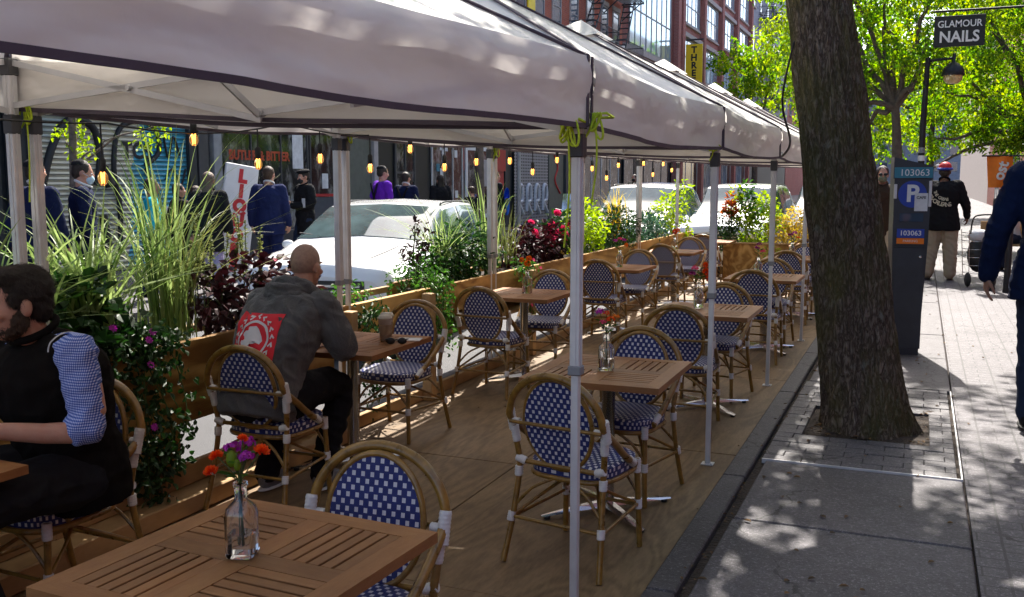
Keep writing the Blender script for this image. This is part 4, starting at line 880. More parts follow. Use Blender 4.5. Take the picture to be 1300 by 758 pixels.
# ---------------------------------------------------------------- cars
def car(loc,label,paint,rz=0,suv=0,scale=1.,detail=True,red=False):
    t=thing('parked_car',label,'car',loc,rz,'cars parked along the street')
    L=4.75; H=1.5+suv*.17
    key=[(0,.82,.72,.70),(.06,.93,.82,.78),(.3,.99,.88,.85),(.8,1.03,.915,.88),(1.15,1.06,.92,.86),(1.28,1.1,.92,.84),(1.75,1.33,.92,.82),(2.15,H-.04,.92,.84),(2.8,H,.92,.85),(3.5,H-.03,.92,.86),(4.0,H-.16-(.0 if suv else .15),.915,.86),(4.45,(1.3 if suv else 1.0),.89,.8),(4.68,.95,.84,.7),(4.75,.7,.8,.5)]
    def st(y):
        for a,b in zip(key,key[1:]):
            if y<=b[0]: f=(y-a[0])/(b[0]-a[0]); return [a[i]+(b[i]-a[i])*f for i in range(1,4)]
        return list(key[-1][1:])
    def prof(y):
        zt,w,zs=st(y); zs=min(zs,zt-.05); zb=.22
        hood=max(0.,min(1.,(zt-1.05)/.35)); zs=max(zs,.0)
        gw=w-.07; 
        pts=[(w*.94,zb),(w*.985,.42),(w,.6 if zs>.6 else zs*.9),(w*.985,max(zs,.5 if zs<.5 else zs)),(w-.05,zs+.035*(1 if hood else .6)),(w-.05-.17*hood-.1*(1-hood),zs+(zt-zs)*(.86 if hood else .75)),(w-.05-.26*hood-.3*(1-hood),zt-.02),(w*.35,zt),(0,zt+.015)]
        return [V((x,y,z)) for x,z in pts]
    cache={}
    def P(u,v):
        y=u; k=round(y,4)
        if k not in cache: cache[k]=smooth_path(prof(y),4)
        pr=cache[k]; s=v*(len(pr)-1); i=min(int(s),len(pr)-2); return pr[i].lerp(pr[i+1],s-i)
    body=MB(); ys=[]; 
    y=0
    while y<L: ys.append(y); y+=.03 if y<.15 else (.07 if y<.5 else .12)
    ys.append(L)
    nv=40
    wheels=(.86,3.72)
    def arch(p):
        for wy in wheels:
            d=math.hypot(p.y-wy,p.z-.33)
            if d<.39 and abs(p.x)>.6: 
                q=V((0,p.y-wy,p.z-.33)); q=q.normalized()*.39 if d>.01 else V((0,0,.39)); return V((p.x,wy+q.y,max(.2,.33+q.z))) if p.z>.2 and q.z>-.15 else p
        return p
    for s in (-1,1):
        vs=[]
        for yy in ys:
            for j in range(nv+1):
                p=arch(P(yy,j/nv)); vs.append(V((p.x*s,p.y,p.z)))
        fs=[]
        for i in range(len(ys)-1):
            for j in range(nv):
                q=(i*(nv+1)+j,(i+1)*(nv+1)+j,(i+1)*(nv+1)+j+1,i*(nv+1)+j+1); fs.append(q if s>0 else q[::-1])
        body.add(vs,fs,0,True)
        for e in (0,len(ys)-1): base=e*(nv+1); body.add([vs[base+j] for j in range(nv+1)]+[V((0,ys[e],.22))],[tuple(range(nv+2))],0)
    body.box(-.86,.86,.1,L-.1,.16,.23,1); body.build('body',[paint,M['black']],t)
    vw=lambda i:i*4/32
    def patch(name,mt,y0,y1,v0,v1,off,side,nu=8,nv_=8,taper=None,parent=None):
        m=MB()
        def F(a,b):
            ya,yb_=(y0,y1) if not taper else (y0+taper[0]*b,y1+taper[1]*b)
            yy=ya+(yb_-ya)*a; p=P(yy,v0+(v1-v0)*b); e=.01
            du=P(yy+e,v0+(v1-v0)*b)-P(yy-e if yy>e else yy,v0+(v1-v0)*b); dv=P(yy,min(1,v0+(v1-v0)*b+e))-P(yy,max(0,v0+(v1-v0)*b-e))
            n=du.cross(dv); n=n.normalized() if n.length>1e-9 else V((0,0,1))
            if n.x<0 and abs(n.x)>.2: n=-n
            elif n.z<0 and abs(n.x)<=.2: n=-n
            q=p+n*off; return V((q.x*side,q.y,q.z))
        m.grid(F,nu,nv_); return m.build(name,mt,parent or t)
    # windshield: both halves from centre to pillar
    m=MB()
    def WS(u,v):
        x=2*u-1; s=1 if x>=0 else -1; vv=1-abs(x)*(1-4.75/8); yy=1.33+(2.1-1.33)*v; p=P(yy,vv); return V((p.x*s,p.y-.006,p.z+.008))
    m.grid(WS,24,10); m.build('windshield',M['carglass'],t)
    m=MB(); m.grid(lambda u,v:(lambda x:(lambda p:V((p.x*(1 if x>=0 else -1),p.y+.006,p.z+.006)))(P(4.02+(4.4-4.02)*v,1-abs(x)*(1-4.9/8))))(2*u-1),16,6); m.build('rear_window',M['carglass'],t)
    for s in (-1,1):
        for (a,b,ta) in ((1.62,2.6,(.42,0)),(2.68,3.5,(0,-.05)),(3.56,3.95,(0,-.12))):
            patch('side_window',M['carglass'],a,b,4.15/8,5.15/8,.006,s,taper=ta)
        patch('headlight',M['headlight'],.03,.62,2.05/8,3.75/8,.006,s,8,6,(0.02,0))
        if detail: patch('indicator',M['f_orange'],.34,.6,2.2/8,2.33/8,.007,s,3,2)
        patch('tail_light',M['redtxt'],4.45,4.68,2.4/8,3.7/8,.006,s,4,4)
        mr=MB().ell((s*.98,1.62,1.02),(.075,.045,.05),12); mr.bar((s*.86,1.62,.98),(s*.95,1.62,1.0),.04,.03); mr.build('mirror',paint,t)
        for ya,yb_ in ((1.5,2.64),(2.64,3.55)):
            dm=MB(); dm.tube([(s*(P(ya,2.9/8).x+.0),ya,.32)]+[V((s*(P(ya,v).x+.001),ya,P(ya,v).z)) for v in (.2,.28,.36,.44,.5)],.004,5); dm.build('door_seam',M['black'],t)
            h=MB().tube([(s*.925,yb_-.26,.88),(s*.945,yb_-.23,.88),(s*.945,yb_-.12,.88),(s*.925,yb_-.09,.88)],.011,6); h.build('door_handle',paint,t)
        for wy in wheels:
            w=thing('wheel',None,None,(s*.8,wy,.32)); w.parent=t; del_=w
            M90=Matrix.Rotation(PI/2,4,'Y')
            MB().lathe([(.2,-.1),(.3,-.105),(.325,-.08),(.325,.08),(.3,.105),(.2,.1)],n=28,M=M90).build('tyre',M['tyre'],w)
            r=MB().lathe([(.0,s*.06),(.06,s*.07),(.07,s*.05),(.19,s*.04),(.205,s*.095),(.215,s*.1)],n=28,M=M90)
            for k in range(5): a=2*PI*k/5; r.bar((s*.07,.04*math.cos(a),.04*math.sin(a)),(s*.08,.19*math.cos(a),.19*math.sin(a)),.05,.02)
            r.build('rim',M['chrome'],w)
    g=MB(); 
    yf=-.006
    for i in range(5): g.box(-.46,.46,yf-.012-.0*i,yf,.53+i*.05,.552+i*.05,0)
    g.box(-.5,.5,yf-.004,yf+.02,.5,.79,1); g.build('grille',[M['chrome'],M['black']],t)
    g=MB().box(-.6,.6,-.008,.01,.24,.33,0); g.build('lower_intake',M['black'],t)
    pl=MB().bbox(-.15,.15,-.022,-.013,.35,.43,.002); pl.build('number_plate',M['white'],t)
    for s in (-1,1): MB().tube([V((s*P(y_,6.4/8).x,y_,P(y_,6.4/8).z+.003)) for y_ in [.35+.1*i for i in range(9)]],.005,5).build('hood_seam',M['black' if paint is not M['cardark'] else 'grey'],t)
    for x in (-.25,.45): MB().tube([(x,1.34,1.1),(x-.5,1.42,1.16)],.008,5).build('wiper',M['black'],t)
    for s in (-1,1): MB().tube(smooth_path([V((s*.62,2.25,H-.06)),V((s*.63,2.4,H-.015)),V((s*.63,3.5,H-.03)),V((s*.62,3.7,H-.09))],4),.012,6).build('roof_rail',M['black'],t)
    return t
car((-5.28,7.75,-.05),'large white car facing the camera behind the hoodie man, its windshield under the bulbs',M['carwhite'],.2)
car((-5.05,16.6,-.05),'second white car, seen over the dark bush right of the double post',M['carwhite'],0,1)
car((-3.3,17.3,-.05),'third white car, parked right behind the end planter',M['carwhite'],-.02,1)
car((-2.1,23.4,-.05),'dark car with pale window edge, parked left of the tree trunk',M['cardark'],0,1)
# scooter on the far sidewalk
t=thing('motor_scooter','pale parked scooter with a windscreen beside the metal grid shutter','scooter',(-8.0,22.6,-.05),.5)
M90=Matrix.Rotation(PI/2,4,'Y')
for y in (-.62,.62):
    w=MB().lathe([(.15,-.05),(.22,-.055),(.25,0),(.22,.055),(.15,.05)],c=(0,y,.25),n=20,M=M90).build('wheel',M['tyre'],t); MB().lathe([(0,.03),(.15,.04),(.15,-.04),(0,-.03)],c=(0,y,.25),n=16,M=M90).build('rim',M['chrome'],w)
MB().tube(smooth_path([(0,-.6,.5),(0,-.45,.7),(0,-.38,.95)],4),[.1,.12,.13,.14,.15,.14,.12,.09,.06],10).build('front_shield',M['white'],t)
MB().tube(smooth_path([(0,-.4,.3),(0,0,.28),(0,.3,.5),(0,.75,.68)],4),[.12,.13,.14,.15,.16,.17,.19,.2,.2,.19,.17,.12,.05],10).build('body',M['white'],t)
MB().ell((0,.3,.78),(.16,.38,.07)).build('seat',M['black'],t); MB().tube([(-.33,-.3,1.05),(-.1,-.38,1.0),(.1,-.38,1.0),(.33,-.3,1.05)],.02,8).build('handlebar',M['black'],t)
MB().grid(lambda u,v:V(((u-.5)*.42*(1-.3*v),-.46+.14*v-.1*abs(u-.5),1.0+.42*v)),6,6).build('windscreen',M['headlight'],t); MB().ell((0,-.53,.92),(.08,.05,.07)).build('headlight',M['headlight'],t)
# ---------------------------------------------------------------- parking meter
t=thing('parking_meter','tall dark pay and display parking meter right of the thick trunk, numbered 103063','parking meter',(-.09,9.62,SW),.12)
M['meter']=plain('meter_charcoal',(.035,.037,.045),.4,.2,var=.2,vs=4,bump=.002,bs=80)
m=MB(); prof=[(0,.115,.13),(.05,.115,.13),(.5,.13,.135),(1.05,.15,.14),(1.6,.155,.14)]
vs=[];
for z,w,d in prof: vs+=[V((-w,-d,z)),V((w,-d,z)),V((w+.01,d,z)),V((-w-.01,d,z))]
m.add(vs,[(i*4+j,i*4+(j+1)%4,(i+1)*4+(j+1)%4,(i+1)*4+j) for i in range(len(prof)-1) for j in range(4)]+[(3,2,1,0)],0)
m.build('cabinet',M['meter'],t)
m=MB(); m.add([V(p) for p in ((-.165,-.155,1.6),(.165,-.155,1.6),(.165,.155,1.6),(-.165,.155,1.6),(-.165,-.155,1.79),(.165,-.155,1.71),(.165,.155,1.71),(-.165,.155,1.79))],[(3,2,1,0),(4,5,6,7),(0,1,5,4),(1,2,6,5),(2,3,7,6),(3,0,4,7)]); m.build('solar_hood',M['meter'],t)
MB().bbox(-.125,.125,-.143,-.136,0.06,.98,.003).build('lower_door',M['meter'],t)
fy=-.158
p=MB().box(-.160,.160,fy-.004,fy+.0,1.605,1.70).build('number_band',M['teal'],t); text('number_text','103063',.085,M['white'],p,(0.01,fy-.0055,1.65),(PI/2,0,0),ext=.001)
p=MB().lathe([(0,0),(.12,0)],n=32,M=Matrix.Rotation(PI/2,4,'X')).build('round_badge',M['blue'],t); p.location=(0,-.1425,1.46)
text('letter_p','P',.21,M['white'],p,(.0,-.002,0),(PI/2,0,0),ext=.001,bold=.006)
p=MB().box(.02,.13,-.152,-.1435,1.31,1.47).build('sticker',M['paper'],t); text('sticker_text','CAFE',.034,M['darkgrey'],p,(.075,-.1535,1.43),(PI/2,0,0),ext=.0006,bold=.001); text('sticker_text','100 %\nOPEN\nDAILY',.026,M['darkgrey'],p,(.075,-.1535,1.365),(PI/2,0,0),ext=.0006) if 0 else None
p=MB().box(-.115,.115,-.148,-.1425,1.07,1.15).build('number_plate',M['blue'],t); text('number_text','103063',.062,M['white'],p,(0,-.1495,1.11),(PI/2,0,0),ext=.0006,bold=.001)
MB().box(-.115,.115,-.148,-.1425,1.015,1.066).build('orange_strip',M['orange'],t); text('strip_text','PARKING',.03,M['white'],t,(.0,-.1495,1.04),(PI/2,0,0),ext=.0006)
text('logo_text','pay',.04,M['white'],t,(-.01,-.1435,1.185),(PI/2,0,0),ext=.0006) if 0 else None
MB().bbox(-.1,.1,-.146,-.1425,1.215,1.29,.003).build('display',M['wglass'],t); MB().lathe([(0,0),(.012,0),(.012,.01),(0,.012)],c=(.09,-.143,.9),n=12,M=Matrix.Rotation(PI/2,4,'X')).build('lock',M['chrome'],t)
for z in (.98,1.0): MB().box(-.14,.14,-.1455,-.143,z,z+.004).build('panel_seam',M['black'],t)
MB().bbox(.135,.16,-.15,-.12,1.35,1.58,.003).build('card_slot',M['alu'],t); MB().bbox(-.155,-.13,-.15,-.12,1.42,1.55,.003).build('coin_slot',M['alu'],t)
# lamp post and hanging sign
t=thing('street_lamp','thin black street lamp post with a dome lamp hanging from its short arm','street lamp',(-.03,20,SW))
MB().tube([(0,0,0),(0,0,1.2),(-.0,0,2.6),(.03,0,3.85)],[.075,.06,.055,.045],12).build('pole',M['blackmetal'],t); MB().tube([(.03,0,3.78),(.2,0,3.8),(.47,0,3.82)],.025,8).build('arm',M['blackmetal'],t)
MB().lathe([(.03,3.9),(.03,3.75),(.09,3.72),(.18,3.62),(.2,3.52),(.19,3.5)],c=(.47,0,0),n=20).build('dome_shade',M['blackmetal'],t)
M['lampglass']=plain('amber_lamp_glass',(.6,.45,.2),.15,0,spec=1); MB().lathe([(.17,3.51),(.16,3.42),(.1,3.36),(0,3.35)],c=(.47,0,0),n=20).build('globe',M['lampglass'],t)
for z,mm in ((1.75,'white'),(1.95,'white'),(1.62,'redtxt'),(2.1,'grey')): MB().lathe([(.061,z),(.0605,z+.1)],n=12).build('sticker',M[mm],t)
t=thing('hanging_sign','black rectangular hanging sign reading GLAMOUR NAILS above the lamp','sign',(0,18,0))
M['signblack']=plain('sign_black',(.01,.009,.012),.5,var=.05)
tilt=Matrix.Rotation(R(1.5),4,'Y'); 
MB().bbox(.07,.84,-.025,.025,3.88,4.38,.005).build('sign_board',M['signblack'],t)
text('sign_text','GLAMOUR',.155,M['white'],t,(.455,-.029,4.24),(PI/2,0,0),ext=.003,bold=.002,sx=.9); text('sign_text','NAILS',.25,M['white'],t,(.455,-.029,4.03),(PI/2,0,0),ext=.003,bold=.006,sx=.92)
MB().tube([(.05,0,4.46),(4.25,0,4.46)],.02,8).build('bracket',M['blackmetal'],t)
for x in (.15,.76): MB().tube([(x,0,4.46),(x,0,4.382)],.006,6).build('hook',M['blackmetal'],t)
# shopping cart, banner, posts, street clutter on the right
t=thing('shopping_cart','wire folding shopping cart standing beside the man in the black jacket','cart',(.83,16.2,SW),.3)
m=MB()
for x in (-.2,.2):
    for y in (-.16,.16): m.tube([(x*.8,y*.8,.15),(x,y,.85)],.006,5)
for i in range(6):
    z=.2+i*.12;k=.82+.18*(z/.85); m.tube([(-.2*k,-.16*k,z),(.2*k,-.16*k,z),(.2*k,.16*k,z),(-.2*k,.16*k,z)],.004,5,True)
m.build('basket',M['chrome'],t); MB().tube(smooth_path([(-.18,-.16,.8),(-.19,-.26,1.02),(-.12,-.33,1.08),(.12,-.33,1.08),(.19,-.26,1.02),(.18,-.16,.8)],4),.012,6).build('handle',M['black'],t)
MB().ell((0,0,.48),(.16,.13,.27),12).build('cart_bag',M['black'],t); MB().ell((.0,.0,.76),(.17,.12,.1),12).build('pale_bundle',M['paper'],t)
for x in (-.18,.18): 
    w=MB().lathe([(.0,-.015),(.1,-.015),(.11,0),(.1,.015),(0,.015)],c=(x,-.14,.11),n=16,M=M90).build('wheel',M['tyre'],t)
t=thing('orange_banner','orange banner with white letters hanging above the sidewalk on the right','banner',(1.31,24.3,0))
MB().grid(lambda u,v:V((.0+.52*u+.06*v,.03*math.sin(u*7+v*3),2.22-.69*v)),10,12).build('cloth',M['orange'],t); text('banner_text','ost',.32,M['white'],t,(.3,-.06,1.9),(PI/2,R(-75),0),ext=.002,bold=.01); MB().tube([(-.1,0,2.23),(2.9,0,2.23)],.02,6).build('rod',M['blackmetal'],t)
for i,x in enumerate((1.0,1.18)):
    t=thing('bollard',['left one of the two black posts behind the shopping cart','right one of the two black posts behind the shopping cart'][i],'post',(x,15.6-.2*i,SW),0,'black posts by the cart')
    MB().lathe([(.045,0),(.045,1.28+.0*i),(.038,1.33),(0,1.34)],n=14).build('post_tube',M['blackmetal'],t); MB().lathe([(.052,.0),(.052,.05)],n=14).build('base_ring',M['blackmetal'],t)
t=thing('traffic_cone','orange and white striped cone standing behind the trunk','cone',(-.28,13.3,SW)); MB().box(-.17,.17,-.17,.17,0,.03).build('base',M['orange'],t); MB().lathe([(.13,.03),(.1,.2)],n=16).build('cone_body',M['orange'],t);MB().lathe([(.1,.2),(.075,.38)],n=16).build('white_band',M['white'],t);MB().lathe([(.075,.38),(.02,.72),(0,.73)],n=16).build('cone_tip',M['orange'],t)
# ---------------------------------------------------------------- people
from mathutils.bvhtree import BVHTree
def skinm(name,c):
    t=NT(name); n=t.noise(t.co(),18,4); col=t.mix(n,tuple(x*.82 for x in c),tuple(min(1,x*1.15) for x in c)); t.bump(t.math('ADD',t.noise(t.co(),420,3,.7),t.noise(t.co(),70,3)),.0016); red=t.noise(t.co(),26,3); col=t.mix(t.math('MULTIPLY',t.ramp(red,[(.45,0.),(.7,1.)]),.35),col,(c[0]*.95,c[1]*.62,c[2]*.55))
    t.fin(col,.5,0,.4); t.b.inputs['Subsurface Weight'].default_value=.12; t.b.inputs['Subsurface Radius'].default_value=(.012,.004,.002); return t.m
M['skin']=skinm('light_skin',(.5,.27,.19)); M['skin2']=skinm('tan_skin',(.38,.2,.13)); M['skin3']=skinm('brown_skin',(.17,.085,.05))
def cloth(name,c,rough=.85,var=.15,bs=900,bd=.0008): 
    t=NT(name); n=t.noise(t.co(),5,4,.6); f=t.noise(t.co(),bs,2); w=t.noise(t.co('Object',(1,1,.6)),9,3,.5,.8)
    t.bump(t.math('ADD',t.math('MULTIPLY',f,.08),w),.02); return t.fin(t.mix(n,tuple(x*(1-var) for x in c),tuple(x*(1+var) for x in c)),rough,0,.12)
for k,c in dict(navy=(.008,.013,.045),bluesuit=(.016,.023,.08),black=(.012,.012,.014),charcoal=(.016,.016,.018),purple=(.13,.02,.4),teal=(.02,.48,.6),khaki=(.4,.33,.24),brown=(.05,.032,.022),jean=(.02,.03,.06),white=(.7,.7,.7),lilac=(.4,.33,.5),dgreen=(.02,.12,.06),navyjk=(.006,.013,.045),grey=(.2,.2,.21),blueb=(.02,.14,.7),vest=(.006,.0045,.004),redbag=(.3,.02,.03)).items(): M['c_'+k]=cloth('cloth_'+k,c)
def hoodiem():
    t=NT('heather_grey_fleece'); f=t.noise(t.co(),420,3,.8); n=t.noise(t.co(),3,3); w=t.noise(t.co('Object',(1,1,.7)),8,3,.5,.8)
    col=t.ramp(f,[(.35,(.05,.051,.055)),(.65,(.135,.137,.143))]); t.bump(t.math('ADD',t.math('MULTIPLY',f,.1),w),.028); return t.fin(col,.9,0,.2,Sheen_Weight=.2)
M['c_hoodie']=hoodiem()
def gingham():
    t=NT('blue_gingham'); s=t.sep(t.co('Object',(1,1,1),(0,.12,.25)))
    def st(u): return t.math('GREATER_THAN',t.math('FRACT',t.math('DIVIDE',u,.0085)),.5)
    a=st(s[2]); b=st(t.math('ADD',s[0],s[1])); q=t.math('MULTIPLY',t.math('ADD',a,b),.5)
    w=t.noise(t.co(),9,3,.5,.8); t.bump(w,.02); return t.fin(t.ramp(q,[(.0,(.55,.6,.8)),(.5,(.12,.2,.55)),(1.,(.02,.05,.28))]),.8,0,.25)
M['c_gingham']=gingham()
def hairm(name,c): t=NT(name); n=t.noise(t.co('Object',(90,90,14)),3,4,.7); t.bump(n,.006); return t.fin(t.ramp(n,[(.3,tuple(x*.5 for x in c)),(.7,tuple(x*1.7 for x in c))]),.55,0,.4)
M['h_dark']=hairm('dark_hair',(.022,.015,.011)); M['h_brown']=hairm('brown_hair',(.05,.028,.016)); M['h_lt']=hairm('greyish_brown_hair',(.13,.09,.065)); M['h_stub']=plain('shaved_scalp',(.34,.21,.16),.55,var=.2,vs=60); M['mask']=plain('pale_blue_mask',(.45,.62,.72),.8); M['maskb']=plain('black_mask',(.015,.015,.018),.8); M['maskg']=plain('olive_mask',(.16,.18,.12),.8,var=.4,vs=60)
M['eye']=plain('eye_white',(.7,.68,.66),.2); M['pupil']=plain('pupil',(.02,.012,.01),.1)
def remesh(mb,name,mat,parent,vox,sm=2,disp=0.,ds=9.,seed=0):
    o=mb.build('tmp',mat); r=o.modifiers.new('r','REMESH'); r.mode='VOXEL'; r.voxel_size=vox; r.use_smooth_shade=True
    if sm: s_=o.modifiers.new('s','SMOOTH'); s_.iterations=sm; s_.factor=.5
    me=evaluated_mesh(o)
    me.name=name
    if not me.materials: me.materials.append(mat)
    if disp:
        NN=[v.normal.copy() for v in me.vertices]
        for v,nv in zip(me.vertices,NN):
            p=v.co.copy(); a=noise.noise(V((p.x*ds,p.y*ds,p.z*ds*.8+seed))); b=abs(noise.noise(V((p.x*ds*1.3+7,p.y*ds*1.3,p.z*ds*2.2+p.x*8+seed)))); v.co=p+nv*disp*(a*.6+1.-2.6*b)
    me.polygons.foreach_set('use_smooth',[True]*len(me.polygons)); me.update()
    ob=bpy.data.objects.new(name,me); C.objects.link(ob); ob.parent=parent; return ob
def limb(mb,pts,rs):
    mb.tube(smooth_path(pts,4) if len(pts)>2 else pts,[*sum(([rs[i]+(rs[i+1]-rs[i])*k/4 for k in range(4)] for i in range(len(rs)-1)),[]),rs[-1]] if len(pts)>2 else rs,12)
    for p,r in zip(pts,rs): mb.ell(p,r,12)
def torso(mb,sp,inf=0.,z0=-.1,wide=1.,top=True):
    """sp: pelvis, waist, chest, neck points; returns"""
    sp=[V(p) for p in sp]
    st=[(0,z0,.150,.105),(0,0.,.168,.118),(0,.6,.150,.108),(1,.15,.143,.106),(1,.7,.162,.118),(2,0,.17,.122),(2,.45,.178,.115),(2,.75,.15,.092),(2,.92,.085,.07)]
    if top: st.append((2,1.0,.058,.056))
    else: pass
    rings=[];n=20
    for i,t_,a,b in st:
        seg=sp[i+1]-sp[i]
        p=sp[i]+(seg.normalized()*t_ if t_<0 else seg*t_); d=seg.normalized()
        X=V((1,0,0)); X=(X-d*X.dot(d)).normalized(); Y=d.cross(X)
        e=2/2.5; rings.append([p+X*(a*wide+inf)*math.copysign(abs(math.cos(q))**e,math.cos(q))+Y*(b*wide+inf)*math.copysign(abs(math.sin(q))**e,math.sin(q)) for q in [2*PI*k/n for k in range(n)]])
    vs=[p for r in rings for p in r]
    mb.add(vs,[(i*n+k,i*n+(k+1)%n,(i+1)*n+(k+1)%n,(i+1)*n+k) for i in range(len(rings)-1) for k in range(n)]+[tuple(range(n-1,-1,-1)),tuple(range(len(vs)-n,len(vs)))],0,True)
def hand(mb,w,d,pn,curl=.5,s=1.,side=1,fr=.0085):
    """w wrist, d direction along the hand, pn palm normal"""
    w=V(w);d=V(d).normalized();pn=V(pn);pn=(pn-d*pn.dot(d)).normalized();sd=d.cross(pn)*side
    mb.ell(w+d*.045*s,(.034*s,.05*s,.016*s),12,0,Matrix((sd,d,pn)).transposed().to_4x4())
    for i,(o,L) in enumerate(((.026,.07),(.009,.08),(-.009,.074),(-.026,.058))):
        p=w+d*.07*s+sd*o*s; pts=[w+d*.04*s+sd*o*.8*s,p]; dd=d.copy()
        for k in range(3):
            dd=(dd*math.cos(curl*.7)+pn*math.sin(curl*.7)).normalized(); p=p+dd*L*s*(.44,.32,.24)[k]; pts.append(p)
        mb.tube(pts,[fr*1.1,fr*1.1,fr,fr*.92,fr*.8],7); mb.ell(pts[-1],fr*.8,7)
    b=w+d*.02*s+sd*.02*s; m1=b+(d*.5+sd*.8+pn*.3).normalized()*.035*s; m2=m1+(d*.85+sd*.35+pn*.4).normalized()*.032*s; m3=m2+(d+pn*.5).normalized()*.022*s
    mb.tube([b,m1,m2,m3],[fr*1.5,fr*1.3,fr*1.1,fr*.9],7); mb.ell(m3,fr*.9,7)
def fuzz(ob,mat,n,L,w,down=(0,-.2,-1),lift=.35):
    me=ob.data; P=list(me.polygons); m=MB(); dn=V(down)
    for k in range(n):
        p=random.choice(P); nv=p.normal; tg=(dn-nv*dn.dot(nv)); tg=(tg.normalized() if tg.length>.1 else V((0,-1,0)))+rv()*.45; c=p.center+rv()*.003
        d=(tg+nv*lift).normalized(); x=d.cross(nv).normalized()*w; l=L*random.uniform(.6,1.3); e=c+d*l*.6; f=c+d*l-nv*l*.25
        m.add([c-x,c+x,e+x*.7,e-x*.7,f],[(0,1,2,3),(3,2,4)],0,True)
    return m.build('strands',mat,ob)
def person(label,loc,rz,H,pose,fit,vox=.012,group=None):
    k=H/1.75; t=thing('person',label,'person',loc,rz,group); t.scale=(k,k,k)
    P=dict(pel=(0,0,.95),waist=(0,.0,1.1),chest=(0,0,1.25),neck=(0,-.005,1.47),head=(0,.02,1.615),hy=0.,hp=0.,
        sl=(-.185,0,1.41),sr=(.185,0,1.41),el=(-.24,-.03,1.13),er=(.24,-.03,1.13),wl=(-.245,.03,.89),wr=(.245,.03,.89),
        hl=(-.092,0,.91),hr=(.092,0,.91),kl=(-.1,.02,.5),kr=(.1,.02,.5),al=(-.105,-.02,.09),ar=(.105,-.02,.09),fl=None,fr=None,
        dl=(0,.1,-1),dr=(0,.1,-1),pl=(1,.3,0),pr=(-1,.3,0),curl=.55,wide=1.)
    P.update(pose); wd=P['wide']
    for q in ('sl','sr','el','er','wl','wr','hl','hr','kl','kr','al','ar','head','neck'): P[q]=V(P[q])
    sp=[P['pel'],P['waist'],P['chest'],P['neck']]
    b=MB(); torso(b,sp,0,wide=wd)
    for s in 'lr':
        limb(b,[P['s'+s],P['e'+s],P['w'+s]],[.056*wd,.042,.028]); limb(b,[P['h'+s],P['k'+s],P['a'+s]],[.088*wd,.056,.037])
        limb(b,[P['h'+s],V(P['pel'])],[.1*wd,.1*wd]); limb(b,[V(P['neck'])-V((0,0,.04)),P['s'+s]],[.05,.055])
        fd=V(P['f'+s] or (0,1,0)); a=P['a'+s]; limb(b,[a-V((0,0,.03)),a+fd*.12-V((0,0,.055))],[.036,.028])
        hand(b,P['w'+s],P['d'+s],P['p'+s],P['curl'],1.,1 if s=='l' else -1,fr=max(.0085,vox*.82))
    hc=P['head']; Rh=(Matrix.Rotation(P['hy'],4,'Z')@Matrix.Rotation(P['hp'],4,'X'))
    def hp(p): return hc+Rh@V(p)
    limb(b,[P['neck']-V((0,0,.03)),hp((0,-.015,-.05))],[.06,.054])
    he=lambda c,r:b.ell(hp(c),r,16,0,Rh)
    he((0,-.014,.03),(.075,.094,.094)); he((0,.022,-.015),(.064,.07,.09)); he((0,.032,-.072),(.05,.053,.045)); he((0,.04,-.09),(.03,.043,.026)); he((0,.076,.03),(.05,.016,.011))
    b.tube([hp((0,.088,.02)),hp((0,.1,-.0)),hp((0,.112,-.022))],[.008,.011,.014],8); he((0,.105,-.025),(.018,.012,.01))
    he((0,.085,-.052),(.024,.011,.006)); he((0,.084,-.062),(.021,.011,.007))
    for s in (-1,1): he((s*.077,-.01,-.005),(.011,.02,.032)); he((s*.04,.066,-.02),(.024,.02,.02)); 
    body=remesh(b,'body',M[fit.get('skin','skin')],t,vox,1 if vox<.008 else 2)
    if vox<.02:
        for s in (-1,1):
            e=MB().ell(hp((s*.031,.077,.008)),(.013,.011,.0095),10,0,Rh).build('eye',M['eye'],body); MB().ell(hp((s*.031,.0855,.008)),(.0055,.004,.0055),8,0,Rh).build('iris',M['pupil'],e)
            if vox<.008: MB().tube([hp((s*.012,.092,.03)),hp((s*.032,.094,.036)),hp((s*.052,.08,.03))],[.003,.0042,.002],6).build('eyebrow',M[fit.get('hair') or 'h_dark'],body)
    cv=vox*1.15; dsp=fit.get('disp',.005)
    # garments
    lo=fit.get('bottom')
    if lo:
        m=MB(); torso(m,[P['pel'],P['waist'],P['chest'],P['neck']],.013,-.1,wd); m=MB()
        for s in 'lr':
            g=fit.get('legw',1.); end=P['a'+s]+(P['k'+s]-P['a'+s]).normalized()*.01
            limb(m,[P['h'+s],P['k'+s],end],[.108*wd,.078*g,.062*g]); limb(m,[P['h'+s],V(P['pel'])+V((0,0,.03))],[.108*wd,.115*wd])
        m.ell(V(P['pel'])+V((0,0,.0)),(.182*wd,.132*wd,.13)); remesh(m,'trousers',M[lo],t,cv,2,dsp,7)
    up=fit.get('top'); kind=fit.get('kind','shirt')
